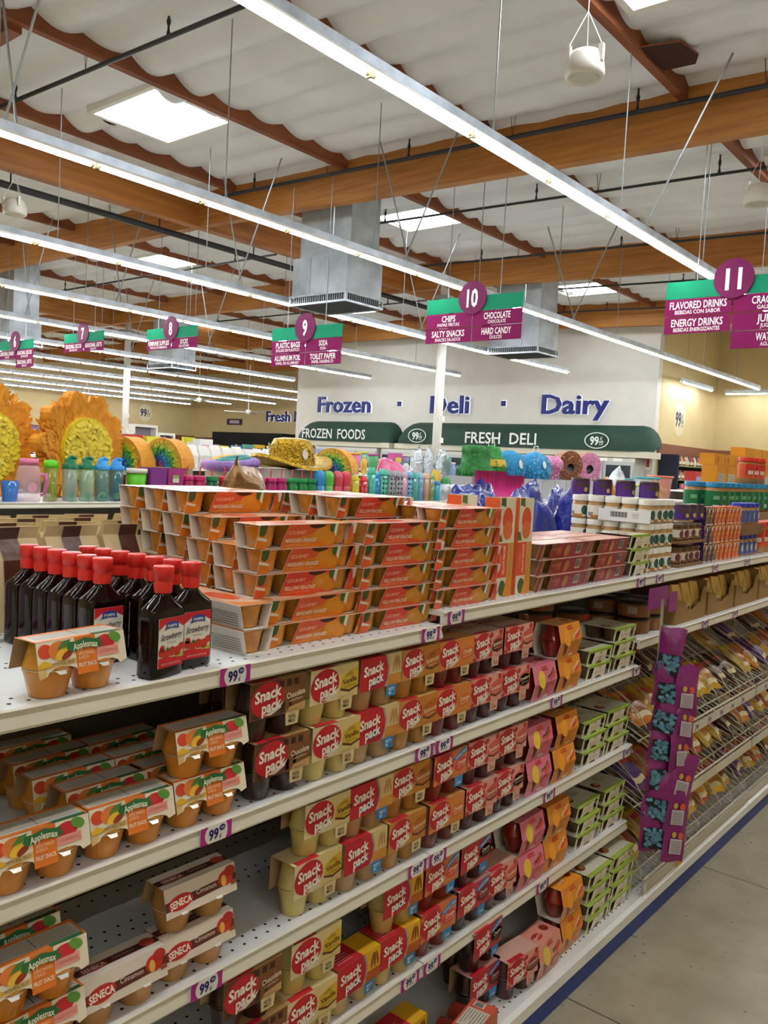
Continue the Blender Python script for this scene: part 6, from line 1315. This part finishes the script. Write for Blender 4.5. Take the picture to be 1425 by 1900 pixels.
for i, (x, c1, c2, w) in enumerate([(4.24, '#8a6ab0', '#1f7f7a', 'purple and teal'), (4.50, '#b07ab8', '#c9a02a', 'lilac')]):
    t = thing('carton_riser', 'plain carton under the %s ring pinata' % w, 'box', (x-0.12, 4.92+0.4*i, G2)); B().box(0, 0.24, 0, 0.24, 0, 0.20, P('#bfb49c', 0.7)).obj('carton', t)
    t = thing('ring_pinata', w+' tissue ring pinata lying flat', 'pinata', (x, 5.04+0.4*i, G2+0.265)); n = 24
    for j, (R, r, c, dz) in enumerate(((0.19, 0.04, c1, 0.0), (0.115, 0.04, c2, 0.02))):
        B().tube([(R*math.cos(2*math.pi*k/n), 0.7*R*math.sin(2*math.pi*k/n), dz+0.02*math.cos(2*math.pi*k/n)) for k in range(n)], r, mat('tissue_'+c, c, 0.6, noise=0.3, nscale=40, bump=0.6, bscale=80), 8, closed=True).obj('tissue_ring', t)
# flat clear riser with the food shaped pinatas on it
t = thing('clear_tub_riser', 'row of clear plastic tubs under the food shaped pinatas', 'tub', (7.35, 4.92, G2))
for i in range(11): B().box(i*0.30, i*0.30+0.285, 0, 0.5, 0, 0.24, clear('#d5d6d8', 0.6)).obj('tub', t)
for i in range(5):
    q = B(); 
    for k in range(4): q.tube([(k*0.045-0.07, 0, 0), (k*0.045-0.07, 0, 0.31 if i < 3 else 0.27)], 0.026, P('#b81f70', 0.4), 8)
    simple('pink_ice_tray', 'magenta ribbed plastic tray, %s from the left' % ORD[i], 'tray', (7.34+i*0.19, 4.80, G2), [('tray', q)], group='magenta ribbed trays')
def blob(name, label, loc, prof, c, n=14, sx=1, sy=1, seed=0, extra=(), rz=0.0, rot=None):
    t = thing(name, label, 'pinata', loc, rz, 'food shaped pinatas', rot); m = mat('tissue_'+c, c, 0.65, noise=0.25, nscale=30, bump=0.5, bscale=60)
    q = B().lathe(prof, m, n, sx=sx, sy=sy); rn0 = prof
    q.obj('body', t); q = B(); rmax = max(p[0] for p in prof); H = prof[-1][1]
    def fn(rn):
        a = rn.uniform(0, 6.283); z = rn.uniform(0, H)
        r = rmax
        for k in range(len(prof)-1):
            if prof[k][1] <= z <= prof[k+1][1] and prof[k+1][1] > prof[k][1]: f = (z-prof[k][1])/(prof[k+1][1]-prof[k][1]); r = prof[k][0]*(1-f)+prof[k+1][0]*f
        return ((r*math.cos(a)*sx, r*math.sin(a)*sy, z), (math.cos(a), math.sin(a), 0.2), (0, 0, -1))
    fringe(q, 260, fn, m, 0.03, 0.014, seed); o = q.obj('tissue_fringe', t); o['kind'] = 'stuff'
    for pn, eq in extra: eq.obj(pn, t)
    return t
def sprinkles(R, H, seed, cols=('#e8d9a0', '#d8607a', '#5fc0d8', '#e8e4d8')):
    q = B(); rn = random.Random(seed)
    for k in range(40):
        a = rn.uniform(-2.9, -0.3); z = rn.uniform(H*0.25, H*0.85); r = R*(1.02-0.25*(z/H)**2); p = Vector((r*math.cos(a), r*math.sin(a), z)); q.tube([p, p+Vector((rn.uniform(-.02, .02), 0, rn.uniform(-.02, .02)))], 0.004, P(cols[k % 4]), 4)
    return q
RZ = G2+0.2405
GRN = '#1f7a2c'
blob('cactus_pinata', 'dark green stepped pinata on the clear tubs', (7.70, 5.12, RZ), [(0.20, 0.0), (0.21, 0.08), (0.16, 0.12), (0.15, 0.26), (0.16, 0.33), (0.05, 0.34)], GRN, 4, seed=3, rz=0.6)
blob('leafy_pinata', 'green and yellow leafy pinata with a white handle', (8.13, 5.20, RZ), [(0.17, 0.0), (0.18, 0.15), (0.12, 0.26), (0.10, 0.33), (0.02, 0.36)], '#2a8a34', 10, seed=4, extra=[('yellow_band', B().lathe([(0.19, 0.12), (0.165, 0.20)], mat('tissue_yellow_band', '#c9a42a', 0.6), 10, caps=False)), ('handle', B().tube([(-0.07, 0, 0.33), (-0.05, 0, 0.43), (0.03, 0, 0.45), (0.07, 0, 0.34)], 0.006, WHITE, 6))])
cp = [(0.18, 0.0), (0.21, 0.10), (0.19, 0.20), (0.15, 0.27), (0.05, 0.315), (0.0, 0.32)]
blob('cupcake_pinata', 'sky blue cupcake pinata behind its twin', (8.52, 5.20, RZ), cp, '#1f86b8', 14, seed=5, extra=[('white_tag', B().ell(Fr((-0.06, -0.20, 0.16), (1, 0, 0), (0, 0.2, 1)), 0, 0, 0.04, 0.05, P('#d9d9d4')))])
blob('cupcake_pinata', 'sky blue cupcake pinata with coloured sprinkles in front', (8.94, 5.10, RZ), cp, '#2490c4', 14, seed=6, extra=[('sprinkles', sprinkles(0.21, 0.32, 8)), ('white_tag', B().ell(Fr((-0.09, -0.19, 0.17), (1, 0, 0), (0, 0.2, 1)), 0, 0, 0.04, 0.045, P('#d9d9d4'))), ('handle', B().tube([(-0.06, 0, 0.30), (-0.03, 0, 0.38), (0.06, 0, 0.39), (0.10, 0, 0.29)], 0.006, WHITE, 6))])
blob('cupcake_pinata', 'pale pink cupcake pinata beside the brown donut', (9.36, 5.16, RZ), [(0.15, 0.0), (0.17, 0.14), (0.20, 0.145), (0.20, 0.22), (0.14, 0.285), (0.0, 0.29)], '#d98ab4', 12, seed=7)
def donut(x, y, R, L, c, cside, label, sp, seed, rz):
    t = thing('donut_pinata', label, 'pinata', (x, y, RZ), rz, 'food shaped pinatas'); n = 24; q = B(); mf = mat('tissue_'+c, c, 0.65, noise=0.25, nscale=30, bump=0.5, bscale=60); ms = mat('tissue_'+cside, cside, 0.65, noise=0.2, nscale=20)
    o_ = [(R*0.85*math.cos(2*math.pi*k/n), R+R*math.sin(2*math.pi*k/n)) for k in range(n)]; i_ = [(0.05*math.cos(2*math.pi*k/n), 0.8*R+0.06*math.sin(2*math.pi*k/n)) for k in range(n)]
    vo = [(a, 0, b_) for a, b_ in o_]; vi = [(a, 0, b_) for a, b_ in i_]; bo = [(a, L, b_) for a, b_ in o_]; bi_ = [(a, L, b_) for a, b_ in i_]
    q.add(vo+vi, [(k, (k+1) % n, n+(k+1) % n, n+k) for k in range(n)], mf); q.add(bo+bi_, [(n+k, n+(k+1) % n, (k+1) % n, k) for k in range(n)], mf); q.add(vi+bi_, [(k, (k+1) % n, n+(k+1) % n, n+k) for k in range(n)], INK)
    q.obj('face', t); B().add(vo+bo, [(n+k, n+(k+1) % n, (k+1) % n, k) for k in range(n)], ms, True).obj('side', t)
    q = B(); fringe(q, 260, lambda rn: (lambda a, f: ((R*0.85*f*math.cos(a), -0.001, R+R*f*math.sin(a)), (0, -1, 0), (math.cos(a)*.3, 0, -1)))(rn.uniform(0, 6.283), rn.uniform(0.42, 0.96)), mf, 0.03, 0.012, seed); o = q.obj('tissue_fringe', t); o['kind'] = 'stuff'
    if sp:
        q = B(); rn = random.Random(seed)
        for k in range(30):
            a, f = rn.uniform(0, 6.28), rn.uniform(0.5, 0.9); p = Vector((R*0.85*f*math.cos(a), -0.014, R+R*f*math.sin(a))); q.tube([p, p+Vector((rn.uniform(-.02, .02), 0, rn.uniform(-.02, .02)))], 0.004, P(('#d9a05a', '#c8502c', '#e8d9a0')[k % 3]), 4)
        q.obj('sprinkles', t)
donut(9.68, 5.0, 0.185, 0.30, '#7a4420', '#9a6844', 'brown chocolate donut pinata with orange sprinkles', True, 3, -0.75); donut(10.22, 5.0, 0.185, 0.34, '#d287ae', '#a8714c', 'pink donut pinata with a brown side', False, 4, -0.75)
# silver fluted cups and crinkled toys
for i in range(5): simple('silver_cup', 'silver fluted baking cup, %s from the short cyan bottle' % ORD[i], 'cup', (6.70+i*0.115, 4.80, G2), [('cup', B().lathe([(0.04, 0), (0.055, 0.16), (0.053, 0.16), (0.038, 0.004)], mat('fluted_silver', '#b9bcbe', 0.25, metal=0.6, bump=0.5, bscale=60), 16))], group='silver fluted cups')
for i, (x, y, z, c, w) in enumerate([(6.80, 5.0, 0.0, '#cfae1f', 'yellow'), (7.0, 5.05, 0.0, '#c87ab0', 'pink'), (6.92, 4.96, 0.0, '#2c8a4a', 'green')]):
    crumple('tissue_flower', w+' crinkled tissue flower behind the silver cups', (x, y, G2), (0.085, 0.06, 0.28-0.03*i), mat('tissue_flower_'+w, c, 0.5, bump=0.6, bscale=30), 70+i, 'decoration', flat=0.35)
for i, (x, w) in enumerate([(7.05, 'left'), (7.28, 'middle'), (7.50, 'right')]):
    crumple('silver_gift_bag', 'shiny silver gift bag, %s of three behind the trays' % w, (x, 5.42, G2), (0.10, 0.07, 0.50), mat('silver_foil', '#c4cdd4', 0.2, metal=0.7, bump=0.6, bscale=40), 80+i, flat=0.25)
crumple('pink_bow', 'big glossy pink bow behind the tall bottles', (6.35, 5.2, G2), (0.22, 0.14, 0.36), mat('pink_bow', '#c84a7c', 0.3, bump=0.4, bscale=15), 90, 'decoration', flat=0.35)
for i, (x, c, h, w) in enumerate([(11.0, '#3fa0a8', 0.30, 'teal lidded'), (11.5, '#b9c24a', 0.22, 'lime lidded'), (12.0, '#3fa0b0', 0.33, 'cyan lidded'), (12.5, '#d87f6a', 0.36, 'coral')]):
    simple('food_container', w+' clear food container at the far shelf end', 'container', (x, 4.95, G2), [('box', B().lathe([(0.15, 0), (0.19, h-0.03)], clear('#cfd6d6' if i < 3 else '#d8907c', 0.6), 4)), ('lid', B().lathe([(0.21, h-0.0295), (0.21, h)], P(c), 4))])

# ================================================================== FARTHER RUNS
far_gondola(8.30, 4.5, 15.0, 1.40, 'white shelving run with white printed bags')
far_gondola(12.0, 6.0, 17.0, 1.42, 'white shelving run three aisles away')
far_gondola(17.2, 9.0, 20.0, 1.40, 'white shelving run five aisles away')
far_gondola(26.0, 12.0, 27.0, 1.45, 'white shelving run near the far corner')
wb = mat('white_printed_bag', '#dedcd6', 0.5, noise=0.06, nscale=12)
for r, (y, n) in enumerate([(8.42, 21), (8.75, 20)]):
    for i in range(n):
        x = 5.1+i*0.185+r*0.07; h = 0.262+0.02*r+jit(0.015); q = B(); w, d = 0.085, 0.06
        q.add([(-w, -d, 0), (w, -d, 0), (w, d, 0), (-w, d, 0), (-w, -d*1.1, h*.6), (w, -d*1.1, h*.6), (w, d*1.1, h*.6), (-w, d*1.1, h*.6), (-w*.8, -.01, h), (w*.8, -.01, h), (w*.8, .01, h), (-w*.8, .01, h)], [(3, 2, 1, 0), (0, 1, 5, 4), (1, 2, 6, 5), (2, 3, 7, 6), (3, 0, 4, 7), (4, 5, 9, 8), (5, 6, 10, 9), (6, 7, 11, 10), (7, 4, 8, 11), (8, 9, 10, 11)], wb)
        ps = [('bag', q)]
        if i % 2 == 0: ps.append(('red_triangle', B().pg(Fr((0, -d*1.12, 0.05), (1, 0, 0), (0, 0.0, 1)), [(-0.04, 0.0), (0.05, 0.0), (0.045, 0.08)], P('#b8323a'))))
        simple('white_bag', 'white printed bag, %s from the left in the %s row two aisles back' % (ORD[i], ('front', 'back')[r]), 'bag', (x, y, 1.4005), ps, group='white printed bags')
rn = random.Random(5)
pal = ['#b8508c', '#d8d4cc', '#5f9a96', '#8f9cc4', '#3a2a3c', '#c9c23a', '#d9d9d6', '#7d6a9c', '#b83a70', '#2f6fa0', '#cfc9c0', '#d06a94', '#4a8a5a', '#a8322c', '#d8a83a']
cn = ['pink', 'off white', 'teal', 'periwinkle', 'dark plum', 'lime', 'pale grey', 'violet', 'magenta', 'blue', 'cream', 'rose', 'green', 'red', 'amber']
def clutter(y, x0, x1, z, n, where, grp, hmin=0.12, hmax=0.3):
    for i in range(n):
        x = x0+(x1-x0)*(i+0.5)/n; k = rn.randrange(len(pal)); w = (x1-x0)/n*0.40; h = rn.uniform(hmin, hmax); kind = rn.random(); m = P(pal[k], 0.45)
        if kind < 0.45: nm, ct, q = 'carton', 'box', [('carton', B().box(-w, w, -0.10, 0.10, 0, h, m)), ('printed_band', B().box(-w*0.7, w*0.7, -0.103, -0.1005, h*0.3, h*0.75, P(pal[(k+5) % 15], 0.45)))]
        elif kind < 0.75: nm, ct, q = 'tub', 'tub', [('tub', B().lathe([(min(w, .11)*0.8, 0), (min(w, .11), h*0.8)], m, 12)), ('lid', B().lathe([(min(w, .11)*1.05, h*0.8+.0005), (min(w, .11)*1.05, h*0.9)], P(pal[(k+3) % 15]), 12))]
        else: nm, ct, q = 'plastic_bottle', 'bottle', [('body', B().lathe([(min(w, .05), 0), (min(w, .05), h*0.7), (min(w, .05)*0.35, h*0.85)], m, 10)), ('cap', B().lathe([(min(w, .05)*0.4, h*0.85+.0005), (min(w, .05)*0.4, h)], P(pal[(k+6) % 15]), 8))]
        simple(nm, '%s %s, %s from the left %s' % (cn[k], nm.replace('_', ' '), ORD[i], where), ct, (x, y, z+0.0005), q, group=grp)
clutter(8.5, 9.2, 14.2, 1.40, 24, 'on the run behind the pinatas', 'goods behind the pinatas', 0.18, 0.36)
clutter(12.15, 6.4, 16.6, 1.42, 28, 'on the run three aisles away', 'goods three aisles away', 0.2, 0.42)
clutter(17.4, 9.2, 19.8, 1.40, 26, 'on the run five aisles away', 'goods five aisles away', 0.25, 0.55)
clutter(26.2, 12.4, 26.6, 1.45, 24, 'on the run near the far corner', 'goods near the far corner', 0.3, 0.7)
# white display cabinets far left
for i, (x, y, w, h, lb) in enumerate([(22.9, 34.5, 1.35, 2.75, 'tall white display cabinet with pink packs far away'), (25.0, 35.5, 1.0, 2.45, 'smaller white display cabinet beside the tall one')]):
    t = thing('display_cabinet', lb, 'cabinet', (x, y, 0)); q = B().box(0, 0.1, 0, 0.5, 0, h, WHITE).box(w-0.1, w, 0, 0.5, 0, h, WHITE).box(0.1, w-0.1, 0.45, 0.5, 0, h, P('#8d8a92')).box(0.1, w-0.1, 0, 0.5, h-0.12, h, WHITE); q.obj('frame', t)
    for k in range(4): B().box(0.1, w-0.1, 0.02, 0.45, 0.3+k*0.55, 0.33+k*0.55, WHITE).obj('shelf', t)
    for k in range(4): B().box(0.15+k*(w-0.3)/4, 0.15+(k+0.75)*(w-0.3)/4, 0.03, 0.2, 1.981, 2.25, P(('#c9667c', '#d9d4cf', '#b8405c', '#3a3a44')[k])).obj('display_pack', t)
# drinks shelving in the right recess
t = thing('drinks_shelving', 'dark wall shelving full of bottles in the right recess', 'shelf', (0, 0, 0)); dk = P('#241a14', 0.7); B().box(22.4, 26.3, 8.80, 8.905, 0.0, 2.20, dk).obj('back_board', t)
for z in (1.16, 1.52, 1.90): B().box(22.4, 26.3, 8.40, 8.79, z, z+0.025, P('#9aa878', 0.6)).obj('shelf_board', t)
B().box(22.35, 22.40, 8.38, 8.90, 0, 2.21, P('#1c2230')).obj('end_panel', t)
bc = ['#7a3a2c', '#c9a080', '#1c2a1c', '#a8324c', '#2c3a2a', '#d8d4c8', '#141a14', '#b83a5a']
bn = ['brown', 'amber', 'dark green', 'crimson', 'bottle green', 'white', 'black', 'pink']
for z, w in ((1.545, 'lower'), (1.925, 'upper')):
    for i in range(26):
        k = (i*5+int(z*10)) % 8 if i > 5 else i % 2; r = 0.055
        simple('drink_bottle', '%s glass bottle, %s along the %s recess shelf' % (bn[k], ORD[i], w), 'bottle', (22.55+i*0.143, 8.55, z+0.0005), [('body', B().lathe([(r, 0), (r, 0.16), (0.022, 0.21), (0.02, 0.255)], mat('bottle_'+bc[k], bc[k], 0.2), 10)), ('label', B().lathe([(r+0.002, 0.04), (r+0.002, 0.12)], P(('#d9d4c4', '#c9b08a')[i % 2]), 10, caps=False))], group='bottles in the recess')
clutter(8.45, 22.6, 26.2, 1.185, 22, 'on the recess shelf under the bottles', 'goods in the recess', 0.1, 0.28)
clutter(5.6, 15.5, 24.0, 1.35, 20, 'on the run left of the recess', 'goods left of the recess', 0.15, 0.4)
far_gondola(5.45, 15.4, 24.2, 1.35, 'white shelving run in front of the drinks recess')
for o in list(bpy.data.objects):
    if o.type == 'MESH' and o.parent is None and 'label' not in o and o.get('kind') != 'structure': print('UNTAGGED', o.name)
labs = {}
for o in bpy.data.objects:
    if o.parent is None and 'label' in o: labs.setdefault(o['label'], []).append(o.name)
for k, v in labs.items():
    if len(v) > 1: print('DUP', k, len(v))
    if not 4 <= len(k.split()) <= 16: print('LEN', k)
